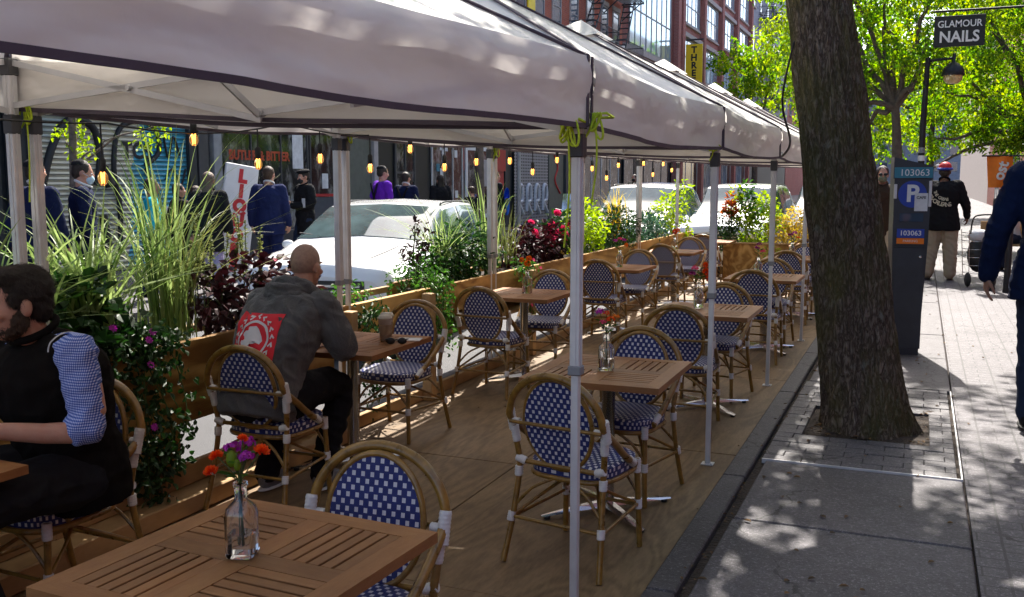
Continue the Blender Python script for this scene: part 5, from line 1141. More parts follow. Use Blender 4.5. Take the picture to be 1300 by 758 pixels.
    if up:
        infl={'shirt':.014,'suit':.018,'hoodie':.03,'coat':.034,'vest':.012}[kind]; m=MB()
        torso(m,sp,infl,-.10,wd)
        if kind in('suit','coat') : 
            dn=.2 if kind=='suit' else .34; pz=V(P['pel'])
            if P['kl'].z<.7*P['pel'][2]: m.lathe([(.0,-dn),(.20*wd,-dn),(.198*wd,-dn*.5),(.185*wd,0),(.16,.12)],c=tuple(pz),n=24,M=Matrix.Diagonal((1,.74,1,1)))
        sl=fit.get('sleeve',1.)
        for s in 'lr':
            a,e,w=P['s'+s],P['e'+s],P['w'+s]; limb(m,[V(P['neck'])-V((0,0,.055)),a],[.055,.058*wd+infl])
            if sl>=1: limb(m,[a,e,e.lerp(w,.96)],[.058*wd+infl,.046+infl,.034+infl*.8])
            elif sl>.5: limb(m,[a,e,e.lerp(w,(sl-.5)*2)],[.054*wd+infl,.046+infl*.5,.043+infl*.8])
            else: limb(m,[a,a.lerp(e,sl*2)],[.058*wd+infl,.052+infl*1.3])
        up_o=remesh(m,{'shirt':'shirt','suit':'jacket','hoodie':'hoodie','coat':'coat','vest':'shirt'}[kind],M[up],t,cv,2,dsp,8,3)
        if kind=='vest':
            m=MB(); torso(m,sp,.034,-.12,wd)
            for s in 'lr': limb(m,[V(P['neck'])-V((0,0,.05)),P['s'+s]+V((.03 if s=='l' else -.03,0,.0))],[.06,.075])
            vo=remesh(m,'vest',M[fit['vest']],t,cv,2,dsp,7); bb=BVHTree.FromPolygons([v.co[:] for v in vo.data.vertices],[p.vertices[:] for p in vo.data.polygons])
            for s in 'lr':
                a=P['s'+s]; inw=V((1 if s=='l' else -1,0,0)); pts=[]
                for q in range(-7,9):
                    A=R(q*9.5); p0=a+inw*(.028+.012*abs(q)/12)+V((0,math.sin(A)*.125,math.cos(A)*.105-.01)); h=bb.find_nearest(p0); pts.append(h[0]+h[1]*.002)
                pts=[(pts[max(i-1,0)]+pts[i]+pts[min(i+1,len(pts)-1)])/3 for i in range(len(pts))]
                MB().tube(pts,.003,6).build('armhole_piping',M['arm'],vo)
        if kind in('suit','vest','coat'):
            n0=P['neck']; cm=MB(); 
            cm.tube([n0+V((.07*math.cos(q),.01+.066*math.sin(q)*(1 if math.sin(q)<0 else 1.3),.035-.035*math.sin(q))) for q in [2*PI*i/20 for i in range(20)]],.014,8,True); cm.build('collar',M[fit.get('collar',up)],t)
        if kind=='hoodie':
            n0=P['neck']; hm=MB(); 
            hm.tube([n0+V((.105*math.cos(q),-.0+.085*math.sin(q),.02-.055*math.sin(q))) for q in [2*PI*i/24 for i in range(24)]],.042,12,True)
            hm.ell(n0+V((0,-.12,-.01)),(.135,.065,.085),16); hm.ell(n0+V((0,-.135,-.08)),(.105,.055,.075),16); hm.tube([n0+V((-.11,-.05,.02)),n0+V((-.08,-.13,.055)),n0+V((0,-.16,.06)),n0+V((.08,-.13,.055)),n0+V((.11,-.05,.02))],.022,10)
            remesh(hm,'hood',M[up],t,cv,2,.006,14)
        if fit.get('bvh'): t['_']=0; BV[label]=up_o
    for s in 'lr':
        if fit.get('shoes',1):
            a=P['a'+s]; fd=V(P['f'+s] or (0,1,0)).normalized(); sd=V((fd.y,-fd.x,0)); F=Matrix((sd,fd,V((0,0,1)))).transposed().to_4x4(); m=MB()
            m.ell(a+fd*.075-V((0,0,.045)),(.046,.125,.042),16,0,F); m.ell(a-V((0,0,.02)),(.046,.058,.062),14,0,F); so=MB().ell(a+fd*.07-V((0,0,.079)),(.05,.14,.011),16,0,F)
            sh=m.build('shoe',M[fit.get('shoe','c_black')],t); so.build('sole',M[fit.get('sole','black')],sh)
    hr=fit.get('hair')
    if hr:
        m=MB(); e=lambda c,r:m.ell(hp(c),r,16,0,Rh); st=fit.get('hstyle','short')
        if st=='shaved': 
            m.ell(hp((0,-.0165,.033)),(.0762,.0945,.094),24,0,Rh); hh=remesh(m,'hair',M[hr],t,cv,2)
        else:
            e((0,-.028,.048),(.083,.094,.088)); e((0,-.055,-.005),(.072,.062,.07))
            for s in (-1,1): e((s*.066,.012,.025),(.014,.03,.03))
            if st=='full': e((0,.02,.1),(.07,.07,.035)); e((0,-.045,.05),(.083,.084,.084))
            if st=='long': e((0,-.05,-.06),(.085,.06,.11)); e((0,-.07,-.15),(.085,.045,.11)); e((0,-.03,.05),(.09,.1,.095))
            ho_=remesh(m,'hair',M[hr],t,cv,1,.003,22)
            if vox<.009: fuzz(ho_,M[hr],12000,.022,.0006,(0,-.5,-1),.22)
    if fit.get('beard'):
        m=MB(); e=lambda c,r:m.ell(hp(c),r,16,0,Rh); e((0,.030,-.078),(.052,.052,.038)); e((0,.092,-.042),(.03,.012,.006))
        for s in (-1,1): e((s*.06,.012,-.05),(.013,.032,.038)); e((s*.069,.0,-.015),(.007,.014,.03))
        bo_=remesh(m,'beard',M['h_brown'],t,cv,1,.004,40); fuzz(bo_,M['h_brown'],7000,.009,.0005,(0,.3,-1),.6)
    if fit.get('cap'):
        c=fit['cap']
        if c=='skull': MB().lathe([(.082,.07),(.07,.1),(.045,.12),(0,.128)],n=18,M=Matrix.Translation(V((0,-.035,.01)))@Matrix.Rotation(.25,4,'X')).build('skullcap',M['c_black'],t).matrix_local=Matrix.Translation(hc)@Rh
        elif c=='beret': m=MB(); m.ell(hp((-.01,-.01,.1)),(.115,.12,.045),16,0,Rh); m.build('beret',M['c_black'],t)
        elif c=='knit': 
            m=MB(); m.ell(hp((0,-.015,.07)),(.092,.108,.085),18,0,Rh); m.build('knit_cap',M['redtxt'],t)
            m=MB(); m.tube([hp((.095*math.cos(q),-.015+.11*math.sin(q),.045)) for q in [2*PI*i/20 for i in range(20)]],.02,8,True); m.build('cap_band',M['blue'],t)
            m=MB(); m.ell(hp((-.09,.02,.09)),(.05,.03,.03),12,0,Rh); m.build('cap_fold',M['white'],t)
    if fit.get('mask'):
        m=MB(); m.ell(hp((0,.062,-.05)),(.06,.055,.056),16,0,Rh); mk=m.build('face_mask',M[fit['mask']],t)
        for s in (-1,1): MB().tube([hp((s*.05,.07,-.03)),hp((s*.075,.02,-.01)),hp((s*.086,-.005,.0))],.002,5).build('ear_loop',M[fit['mask']],mk)
    if fit.get('glasses'):
        m=MB(); 
        for s in (-1,1): m.ell(hp((s*.033,.098,.01)),(.027,.008,.02),12,0,Rh)
        m.build('sunglasses',M['black'],t)
    return t,P,hp
BV={}
# seated man in a dark vest
def seat(lean=.1,**k):
    d=dict(pel=(0,-.06,.56),waist=(0,-.045+lean*.35,.71),chest=(0,-.03+lean*.8,.86),neck=(0,-.02+lean*1.9,1.07),head=(0,.02+lean*2.35,1.215),
      sl=(-.185,-.02+lean*1.7,1.01),sr=(.185,-.02+lean*1.7,1.01),hl=(-.1,-.03,.55),hr=(.1,-.03,.55),kl=(-.14,.40,.53),kr=(.14,.40,.53),al=(-.13,.36,.09),ar=(.13,.36,.09))
    d.update(k); return d
person('bearded man in a dark vest and blue checked shirt, seated by leafy planter',(-2.97,2.64,0),PI-.12,1.84,
  seat(.035,head=(0,.12,1.175),neck=(0,.045,1.05),el=(-.265,.06,.77),er=(.27,.02,.80),wl=(-.12,.30,.79),wr=(.13,.33,.79),dl=(.6,.8,0),dr=(-.6,.8,0),pl=(0,0,-1),pr=(0,0,-1),hp=-.1,hy=-.32,wide=1.1),
  dict(top='c_gingham',kind='vest',vest='c_vest',collar='c_vest',sleeve=.56,bottom='c_charcoal',hair='h_dark',hstyle='full',beard=1,disp=.006,shoe='c_brown'),.0065)
HT,HP,_=person('man with a shaved head in a grey hoodie with red back print, seated facing away',(-3.1,4.1,0),.02,1.74,
  seat(.16,el=(-.27,.30,.79),er=(.285,.30,.80),wl=(-.08,.50,.80),wr=(.10,.52,.80),dl=(.5,.9,0),dr=(-.5,.9,0),pl=(0,0,-1),pr=(0,0,-1),hp=-.15,wide=1.14,al=(-.13,.15,.09),ar=(.15,.26,.09),kl=(-.14,.40,.55),kr=(.17,.42,.55)),
  dict(top='c_hoodie',kind='hoodie',bottom='c_black',hair='h_stub',hstyle='shaved',disp=.008,shoe='c_grey',sole='white',bvh=1),.0065)
# printed emblem on the hoodie's back
ho=list(BV.values())[0]; bv=BVHTree.FromPolygons([v.co[:] for v in ho.data.vertices],[p.vertices[:] for p in ho.data.polygons])
def onback(x,z,off):
    r=bv.ray_cast(V((x,-1,z)),V((0,1,0))); p=r[0] if r[0] else V((x,0,z)); return p+V((0,-off,0))
def decal(name,pts,mt,parent,off,sub=6):
    """fan polygon in (x,z) mapped on the back"""
    c=V((sum(p[0] for p in pts)/len(pts),sum(p[1] for p in pts)/len(pts))); vs=[onback(c.x,c.y,off)];n=len(pts)
    for k in range(1,sub+1):
        for p in pts: q=c.lerp(V(p),k/sub); vs.append(onback(q.x,q.y,off))
    fs=[(0,1+i,1+(i+1)%n) for i in range(n)]+[(1+(k-1)*n+i,1+k*n+i,1+k*n+(i+1)%n,1+(k-1)*n+(i+1)%n) for k in range(1,sub) for i in range(n)]
    MBB=parent if isinstance(parent,MB) else MB(); MBB.add(vs,fs,0,True); return MBB
EX,EZ=-.02,.87; hs=.135
def rect(x0,x1,z0,z1,n=10): return [(x0+(x1-x0)*i/n,z0) for i in range(n)]+[(x1,z0+(z1-z0)*i/n) for i in range(n)]+[(x1-(x1-x0)*i/n,z1) for i in range(n)]+[(x0,z1-(z1-z0)*i/n) for i in range(n)]
M['printred']=plain('red_print',(.7,.015,.03),.7,var=.1); M['printwhite']=plain('white_print',(.62,.6,.62),.7)
sq=decal('x',rect(EX-hs,EX+hs,EZ-hs,EZ+hs),None,None,.004,12).build('red_back_print',M['printred'],ho)
w=MB()
for i in range(40):
    a0,a1=2*PI*i/40,2*PI*(i+1)/40; q=[(EX+r_*math.cos(a),EZ+.01+r_*math.sin(a)) for r_,a in ((.082,a0),(.094,a0),(.094,a1),(.082,a1))]; w.add([onback(x,z,.0075) for x,z in q],[(0,1,2,3)],0,True)
for i in range(18):
    a=2*PI*(i+.5)/18
    for s in (-1,1):
        c0=V((EX+.112*math.cos(a),EZ+.01+.112*math.sin(a))); tdir=V((-math.sin(a),math.cos(a)))*(1 if math.cos(a)>0 else -1); rdir=V((math.cos(a),math.sin(a)))
        tip=c0+tdir*.014; q=[tip,c0+rdir*s*.013-tdir*.008,c0+rdir*s*.006-tdir*.012,c0-tdir*.0]; w.add([onback(p.x,p.y,.0075) for p in q],[(0,1,2,3)],0,True)
head=[(-.075,-.02),(-.07,.03),(-.035,.065),(.01,.07),(.03,.055),(.05,.02),(.062,-.005),(.05,-.022),(.03,-.015),(.012,-.02),(-.01,-.022),(-.022,-.04),(-.018,-.06),(-.045,-.055),(-.062,-.04)]
decal('x',[(EX+x*.95,EZ+.01+z*.95) for x,z in head],None,w,.0078,5)
w.build('white_emblem',M['printwhite'],sq)
for x0 in (-.03,.0,.03,.06,.09): decal('x',rect(EX+x0,EX+x0+.02,EZ-.19,EZ-.155,3),None,None,.006,2).build('print_letter',M['printwhite'],ho)
STD=dict()
def walk(s=.22,**k):
    d=dict(kl=(-.1,.12,.52),kr=(.1,.0,.5),al=(-.1,s,.10),ar=(.1,-s,.13),el=(-.24,-.08,1.14),er=(.24,.02,1.13),wl=(-.25,-.06,.9),wr=(.25,.1,.9),hl=(-.09,0,.91),hr=(.09,0,.91)); d.update(k); return d
# navy jacket man at the right edge, walking away
person('tall man in a navy blazer walking away, on the pavers beside the thick trunk',(.8,6.7,SW),-.04,2.0,
  walk(.12,sl=(-.2,0,1.4),el=(-.305,-.03,1.12),wl=(-.345,.03,.865),dl=(-.05,.12,-1),pl=(1,.2,0),wide=1.2,curl=.45),dict(top='c_navyjk',kind='suit',bottom='c_jean',hair='h_dark',shoe='c_black',disp=.005,skin='skin2'),.008)
bt,bp,_=person('man in a black jacket with curved back lettering, khaki trousers and a red knit cap',(.33,17.0,SW),-.12,1.86,
  dict(el=(-.29,.04,1.14),er=(.3,.06,1.14),wl=(-.28,.2,.95),wr=(.32,.24,.95),kl=(-.13,.0,.5),kr=(.12,.02,.5),al=(-.17,-.04,.09),ar=(.14,0,.09),wide=1.25),dict(top='c_black',kind='suit',bottom='c_khaki',legw=1.35,hair='h_dark',cap='knit',shoe='c_grey',skin='skin3',disp=.008),.012)
M['cream']=plain('cream_lettering',(.55,.5,.38),.7)
for word,rr,sz,a0,a1,zc in (('NEW ORLEANS',.25,.085,198,282,1.36),('THE CREWS',.165,.06,195,275,1.36),):
    for i,ch in enumerate(word):
        if ch==' ': continue
        a=R(a0+(a1-a0)*i/(len(word)-1)); text('back_letter',ch,sz,M['cream'],bt,(rr*math.cos(a)+.06,-.185,zc+rr*math.sin(a)*.9),(PI/2,-(a+PI/2),0),ext=.002,bold=.002)
text('back_letter','PEPSI',.05,M['cream'],bt,(.07,-.18,1.37),(PI/2,0,0),ext=.001) if 0 else None
person('man in sunglasses and a camouflage mask facing the camera between trunk and meter',(-.53,15.2,SW),PI+.1,1.80,walk(.1),dict(top='c_brown',kind='coat',bottom='c_khaki',hair='h_dark',mask='maskg',glasses=1),.012)
FP='pedestrians on the far sidewalk'
far=[
 ('man in a dark suit half behind the two leftmost rear tent posts',(-8.35,7.35),.1,1.80,walk(.15),dict(top='c_navy',kind='suit',bottom='c_navy',hair='h_dark',cap='skull',collar='c_white')),
 ('man in a dark suit, pale blue face mask and black skullcap, before the shutter',(-8.3,7.9),-.75,1.80,walk(.15,hp=-.2),dict(top='c_navy',kind='suit',bottom='c_navy',hair='h_dark',cap='skull',mask='mask',collar='c_white')),
 ('person in a bright turquoise top behind the tall grass',(-9.4,10.1),-.9,1.62,walk(.15,hp=-.1),dict(top='c_teal',kind='shirt',bottom='c_jean',hair='h_dark',skin='skin2')),
 ('small dark clothed person between the turquoise top and the dark coat',(-10.1,11.4),-.5,1.55,walk(.1),dict(top='c_black',kind='suit',bottom='c_black',hair='h_dark')),
 ('woman with greyish brown hair in a dark coat, left of the liquor sign',(-9.2,11.0),.25,1.70,walk(.1),dict(top='c_charcoal',kind='coat',bottom='c_lilac',hair='h_lt',hstyle='long')),
 ('person in a dark coat with long hair just behind the woman near the liquor sign',(-10.2,11.9),.3,1.5,walk(.1),dict(top='c_brown',kind='coat',bottom='c_black',hair='h_brown',hstyle='long')),
 ('man in a bright blue suit seen from behind, beside the liquor sign',(-9.0,12.1),.25,1.80,walk(.12,wide=1.1),dict(top='c_bluesuit',kind='suit',bottom='c_bluesuit',hair='h_brown',collar='c_white')),
 ('person in black with a beret and black mask, holding a paper by the red board',(-10.2,14.75),PI-.5,1.78,dict(el=(-.26,.02,1.14),er=(.26,.02,1.14),wl=(-.05,.26,1.13),wr=(.07,.26,1.15),dl=(.8,.5,.1),dr=(-.8,.5,.1),pl=(0,0,1),pr=(0,0,1),hp=-.15,kl=(-.1,.02,.5),kr=(.12,.1,.5)),dict(top='c_black',kind='coat',bottom='c_jean',hair='h_dark',cap='beret',mask='maskb')),
 ('man in a dark shirt with a red pouch, half behind the rear tent post',(-11.0,20.0),PI-.4,1.76,dict(el=(-.26,.02,1.14),er=(.26,.02,1.14),wl=(-.02,.2,1.1),wr=(.02,.22,1.1)),dict(top='c_navy',kind='shirt',bottom='c_jean',hair='h_dark',mask='maskb',skin='skin2')),
 ('man in a purple t-shirt with black backpack straps, above the white car roof',(-9.3,15.95),-.55,1.86,walk(.12,wide=1.15,hp=-.15),dict(top='c_purple',kind='shirt',sleeve=.36,bottom='c_black',hair='h_dark',cap='skull')),
 ('man in a dark blue suit right of the purple shirt',(-9.6,17.4),.0,1.76,walk(.12),dict(top='c_navy',kind='suit',bottom='c_navy',hair='h_dark',collar='c_white')),
 ('dark haired figure in black beside the glass shopfront',(-10.6,20.9),.9,1.72,walk(.1),dict(top='c_black',kind='coat',bottom='c_black',hair='h_dark',hstyle='long')),
 ('child with brown hair above the rear of the white car',(-9.3,19.9),1.2,1.45,walk(.08,hp=-.3),dict(top='c_black',kind='shirt',bottom='c_black',hair='h_brown',hstyle='full')),
 ('person in black carrying a bright blue bag behind the rear tent post',(-9.6,21.9),-.6,1.82,walk(.15),dict(top='c_black',kind='shirt',bottom='c_jean',hair='h_dark')),
 ('dark masked figure far down the street by the second white car mirror',(-9.2,33.0),PI-.2,1.8,walk(.1),dict(top='c_black',kind='coat',bottom='c_black',hair='h_dark',mask='maskb'))]
for lb,(x,y),rz,H,ps,ft in far:
    tt,_,_=person(lb,(x,y,SW),rz,H,ps,ft,.014,FP)
    if 'purple' in lb:
        m=MB()
        for s in (-1,1): m.tube(smooth_path([(s*.12,-.16,1.44),(s*.05,-.17,1.3),(-s*.02,-.165,1.15)],3),.018,6)
        m.ell((0,-.15,1.02),(.19,.07,.14)); m.build('black_apron',M['c_black'],tt)
    if 'red pouch' in lb: tag(MB().ell((0,0,0),(.16,.07,.07)).build('pouch',M['c_redbag'],None,(x+.02,y-.26,SW+1.0)),'red waist pouch on the man half behind the rear post','pouch')
    if 'blue bag' in lb: tag(MB().grid(lambda u,v:V((.0+.05*math.sin(u*PI),-.25+.5*v,0))+V((.09*math.cos(u*2*PI),.0,.22*math.sin(u*2*PI)-.25*v)),16,8).build('shoulder_bag',M['c_blueb'],None,(x+.26,y+.02,SW+1.2),.4),'bright blue shoulder bag carried by the person in black','bag')
    if 'holding a paper' in lb: tag(MB().bbox(-.06,.06,-.003,.003,-.08,.08,.001).build('paper_slip',M['paper'],None,(x+.15,y-.26,SW+1.19),-.5),'small white paper slip held by the person in a beret','paper')
# seated people on a bench behind the cart
t=thing('bench','dark bench behind the black posts on the right','bench',(1.75,19.6,SW),.1)
MB().bbox(-.7,.7,-.2,.2,.42,.46,.005).build('seat',M['lumber'],t); MB().bbox(-.7,.7,.2,.24,.5,.85,.005).build('backrest',M['lumber'],t)
for x in (-.6,.6): MB().bbox(x-.03,x+.03,-.18,.22,0,.42,.004).build('leg',M['blackmetal'],t)
person('bare armed person in a white top sitting on the bench behind the shopping cart',(1.5,19.62,SW),PI/2+.9,1.7,seat(.05,el=(-.4,.15,.95),er=(.28,.1,.8),wl=(-.5,.38,1.02),wr=(.15,.35,.72)),dict(top='c_white',kind='shirt',sleeve=.3,bottom='c_jean',hair='h_brown',skin='skin2'),.014)
person('person in a black cap and grey top sitting at the right end of the bench',(2.05,19.62,SW),PI-.5,1.7,seat(.05,el=(-.3,.1,.8),er=(.3,.12,.8),wl=(-.2,.35,.75),wr=(.15,.35,.72)),dict(top='c_grey',kind='shirt',sleeve=.3,bottom='c_navy',hair='h_dark',cap='beret',skin='skin2'),.014)
# ---------------------------------------------------------------- buildings across the street
FXB=-13.
def shutterm():
    t=NT('graffiti_shutter'); s=t.sep(t.tc.outputs['Object']); z=s[2]; y=s[1]
    slat=t.math('ABSOLUTE',t.math('SUBTRACT',t.math('FRACT',t.math('DIVIDE',z,.085)),.5))
    n=t.noise(t.co('Object',(1,1,1)),1.4,4); 
    base=t.mix(t.math('GREATER_THAN',t.math('ADD',y,t.math('MULTIPLY',n,1.2)),14.1),(.5,.48,.36),(.04,.3,.42))
    base=t.mix(t.ramp(t.noise(t.co(),.9,3),[(.58,0.),(.66,.6)]),base,(.12,.2,.22))
    col=t.mix(t.ramp(slat,[(.34,0.),(.45,.75)]),base,(.02,.025,.03)); t.bump(slat,.04); return t.fin(col,.55,.2)
M['shutter']=shutterm(); M['graf']=plain('black_spray_paint',(.01,.01,.012),.6); M['grafw']=plain('white_spray_paint',(.55,.56,.6),.6); M['grafr']=plain('red_spray_paint',(.5,.03,.03),.6)
def gridm():
    t=NT('steel_grid_shutter'); s=t.sep(t.tc.outputs['Object'])
    a=t.math('LESS_THAN',t.math('FRACT',t.math('DIVIDE',s[1],.16)),.55); b=t.math('LESS_THAN',t.math('FRACT',t.math('DIVIDE',s[2],.11)),.5)
    col=t.mix(t.math('MULTIPLY',a,b),(.3,.31,.34),(.02,.02,.025)); return t.fin(col,.5,.3)
M['gridsh']=gridm()
_t=NT('shop_glass_painted_reflections'); _n=_t.noise(_t.co('Object',(1,2.2,1.2)),1.6,5,.65,.4); M['storeglass']=_t.fin(_t.ramp(_n,[(.38,(.008,.009,.01)),(.5,(.04,.042,.042)),(.56,(.12,.115,.1)),(.66,(.26,.27,.27))]),.07,0,1.); M['neon']=plain('orange_red_lettering',(.45,.06,.02),.5); M['warm']=emis('warm_shop_light',(1.,.6,.2),2.5)  # shop glass: pale and dark noise blotches stand in for street reflections
def bldg(label,y0,y1,h,wall,name='building',x=FXB,depth=12,z0=3.2,side=1):
    t=thing(name,label,'building',(0,0,0)); 
    if side>0: MB().box(x-depth,x,y0+.01,y1-.01,z0,h).build('wall',wall,t)
    else: MB().box(x,x+depth,y0+.01,y1-.01,z0,h).build('wall',wall,t)
    return t
def fr(x,y0,y1,z0,z1,mt,parent,name,d=.05,s=1):
    return MB().bbox(min(x,x+s*d),max(x,x+s*d),y0,y1,z0,z1,.004).build(name,mt,parent)
def window(t,x,y0,y1,z0,z1,gm,fm,nx=2,nz=2,sill=True,s=1,w=.05):
    m=MB(); a,b=(x+s*.0,x+s*.05)
    a,b=min(a,b),max(a,b)
    m.box(a,b,y0,y0+w,z0,z1);m.box(a,b,y1-w,y1,z0,z1);m.box(a,b,y0+w,y1-w,z0,z0+w);m.box(a,b,y0+w,y1-w,z1-w,z1)
    for i in range(1,nx): yy=y0+(y1-y0)*i/nx; m.box(a,b-.004,yy-w*.35,yy+w*.35,z0+w,z1-w)
    for i in range(1,nz): zz=z0+(z1-z0)*i/nz; m.box(a,b-.008,y0+w,y1-w,zz-w*.35,zz+w*.35)
    o=m.build('window',fm,t); xx=x+s*.022; MB().quad((xx,y0+w,z0+w),(xx,y1-w,z0+w),(xx,y1-w,z1-w),(xx,y0+w,z1-w)).build('pane',gm,o)
    if sill: MB().box(min(x,x+s*.12),max(x,x+s*.12),y0-.08,y1+.08,z0-.12,z0-.001).build('sill',M['stone'],o)
    return o
# A: graffiti shutter building
t=bldg('dark ground floor with a roll down graffiti shutter across the street, behind the tall grass',4.,15.15,14,M['brick_maroon'],z0=3.3)
MB().box(FXB-12,FXB-.02,4.01,15.14,.0,3.3).build('ground_floor',M['darkwall'],t)
sh=MB().grid(lambda u,v:V((FXB+.03,11.35+3.6*u,.12+3.0*v)),2,2).build('roller_shutter',M['shutter'],t)
g=MB()
def stroke(pts,r=.06,mb=None): (mb or g).tube(smooth_path([(FXB+.045,y,z) for y,z in pts],5),r,6,flat=1.,up=(1,0,0))
stroke([(11.5,1.5),(11.75,2.2),(12.1,2.65),(12.6,2.6),(12.75,2.1),(12.65,1.6)],.07); stroke([(13.1,.4),(13.15,1.2),(13.05,1.9),(13.2,2.55),(13.7,2.75),(14.1,2.6),(14.15,2.2),(13.8,1.95)],.05)
stroke([(12.2,1.3),(12.3,1.7)],.1); stroke([(12.8,1.9),(12.95,1.6)],.1); stroke([(11.45,.8),(11.6,1.4)],.06); stroke([(13.8,1.9),(14.0,1.5),(14.0,.9)],.05); stroke([(12.75,1.1),(12.85,.5)],.08)
for i,c in enumerate(('T','C','S')): pass
g.build('graffiti',M['graf'],sh); text('graffiti_text','TCS',.4,M['graf'],sh,(FXB+.04,13.62,2.2),(PI/2,0,PI/2),ext=.002,bold=.012)
g=MB(); stroke([(14.3,2.5),(14.4,2.1),(14.55,2.5),(14.7,2.15)],.02); stroke([(14.3,1.7),(14.5,1.9),(14.7,1.6),(14.85,1.9)],.02); g.build('graffiti',M['graf'],sh)
g=MB(); stroke([(14.2,.6),(14.3,1.2),(14.5,.7),(14.6,1.3),(14.8,.8)],.025); g.build('graffiti',M['grafw'],sh)
sh=MB().grid(lambda u,v:V((FXB+.03,6.4+4.4*u,.12+3.0*v)),2,2).build('roller_shutter',M['darkwall'],t)
for y in (11.0,15.0): MB().bbox(FXB,FXB+.12,y-.1,y+.1,.1,3.3,.01).build('pilaster',M['darkwall'],t)
MB().bbox(FXB,FXB+.3,4.2,15.1,3.15,3.55,.02).build('cornice',M['darkgrey'],t)
for y in (5.5,8,10.5,13): window(t,FXB,y,y+1.1,4.6,6.6,M['wglass'],M['white'],1,2)
# B: bottle shop
t=bldg('glass fronted shop with orange red window lettering, behind the liquor sign',15.15,20.3,15,M['brick_red'])
MB().box(FXB-12,FXB-.5,15.16,20.29,0,3.2).build('ground_floor',M['darkwall'],t)
for y,w,mm in ((15.3,.14,'darkgrey'),(15.72,.12,'grey')):MB().bbox(FXB-.02,FXB+.12,y-w,y+w,.1,3.2,.01).build('pilaster',M[mm],t)
MB().bbox(FXB-.02,FXB+.06,15.86,19.0,.1,.6,.01).build('stall_riser',M['darkgrey'],t)
w=window(t,FXB-.02,15.86,18.95,.6,3.1,M['storeglass'],M['darkgrey'],3,1,False)
text('window_lettering','BUTLER & BITTER',.27,M['neon'],w,(FXB+.01,17.2,2.2),(PI/2,0,PI/2),ext=.004,bold=.01,sx=.98)
fr(FXB+.012,16.3,18.2,.75,1.35,M['grey'],w,'counter_poster',.004); fr(FXB+.012,18.35,18.75,1.95,2.75,M['paper'],w,'paper_notice',.004)
w=window(t,FXB-.02,19.0,20.2,.15,3.1,M['storeglass'],M['darkgrey'],1,1,False)
l=MB(); random.seed(3)
for i in range(14): l.ell((FXB-.2,19.1+random.random()*1.0,1.2+random.random()*1.7),.03,6)
l.build('shop_light',M['warm'],t)
fr(FXB+.012,19.5,19.75,1.5,1.85,M['paper'],w,'paper_notice',.004)
MB().bbox(FXB-.1,FXB+.2,15.2,20.25,3.12,3.6,.02).build('fascia',M['darkgrey'],t)
for y in (15.8,17.9,19.2): window(t,FXB,y,y+.95,4.8,6.6,M['wglass'],M['white'],1,2)
# C: doors section
t=bldg('pale framed doorway and glass shopfront right of the grey green panel, across the street',20.3,27.2,15,M['brick_maroon'])
MB().box(FXB-12,FXB-.6,20.31,27.19,0,3.2).build('ground_floor',M['darkwall'],t)
fr(FXB-.02,20.4,21.7,.1,3.15,M['panel_olive'],t,'wall_panel',.06); fr(FXB,21.75,21.95,.1,3.15,M['stone'],t,'door_frame',.1)
fr(FXB-.05,22.0,22.9,.1,3.1,M['black'],t,'door',.04); w=window(t,FXB-.02,22.95,24.1,.8,3.0,M['storeglass'],M['darkgrey'],2,2,False,w=.09)
fr(FXB-.05,24.15,25.0,.1,3.1,M['black'],t,'door',.04); w=window(t,FXB,25.05,27.1,.15,3.1,M['storeglass'],M['alu'],3,1,False)
random.seed(4)
for i in range(12):
    y=25.2+random.random()*1.7;z=.8+random.random()*1.9; fr(FXB+.03,y,y+.2,z,z+.22,M[random.choice(['paper','redtxt','white','teal','grey'])],w,'poster',.004)
MB().bbox(FXB,FXB+.25,20.35,27.15,3.1,3.5,.02).build('fascia',M['darkgrey'],t)
for y in (20.9,22.8,24.7,26.0): window(t,FXB,y,y+.95,4.8,6.6,M['wglass'],M['white'],1,2)
# D: red shop
t=bldg('bright red shopfront with a white framed window, across the street',27.2,30.6,14,M['brick_red'])
MB().box(FXB-12,FXB-.4,27.21,30.59,0,3.2).build('ground_floor',M['red'],t); MB().box(FXB-.4,FXB-.01,27.25,30.55,2.0,3.2).build('sign_band',M['red'],t)
w=window(t,FXB,27.3,29.2,.5,2.75,M['storeglass'],M['white'],1,1,False,w=.13)
for a in ((28.1,28.9,1.5,2.35,'stone'),(28.0,28.7,.75,1.25,'blue')): fr(FXB+.03,a[0],a[1],a[2],a[3],M[a[4]],w,'poster',.005)
fr(FXB-.1,29.4,30.5,.1,2.8,M['red'],t,'door',.04); fr(FXB,29.3,29.4,.1,2.9,M['darkgrey'],t,'door_frame',.06)
# E: red brick with fire escapes
t=bldg('red brick tenement with black fire escapes and white window air conditioners',30.6,44.2,18,M['brick_red'])
MB().box(FXB-12,FXB-.05,30.61,44.19,0,3.2).build('ground_floor',M['darkwall'],t)
gs=MB().grid(lambda u,v:V((FXB+.03,31.2+3.3*u,.12+2.9*v)),2,2).build('grid_shutter',M['gridsh'],t)
g=MB()
for i in range(4): y=31.5+i*.8; stroke([(y,.6),(y+.05,1.4),(y+.35,1.5),(y+.4,1.0),(y+.1,.9),(y+.5,.5)],.07)
g.build('graffiti',M['grafw'],gs)
fr(FXB,34.6,36.2,.1,3.1,M['panel_olive'],t,'side_door',.04); g=MB(); stroke([(35.,2.8),(35.5,2.2),(35.2,1.7),(35.8,1.2)],.04); g.build('graffiti',M['grafr'],t)
fr(FXB,36.3,36.7,.1,3.2,M['darkgrey'],t,'pilaster',.12); fr(FXB,36.9,38.2,.1,3.2,M['brick_red'],t,'brick_pier',.12); 
w=window(t,FXB,38.4,43.8,.5,3.,M['storeglass'],M['white'],4,1,False)
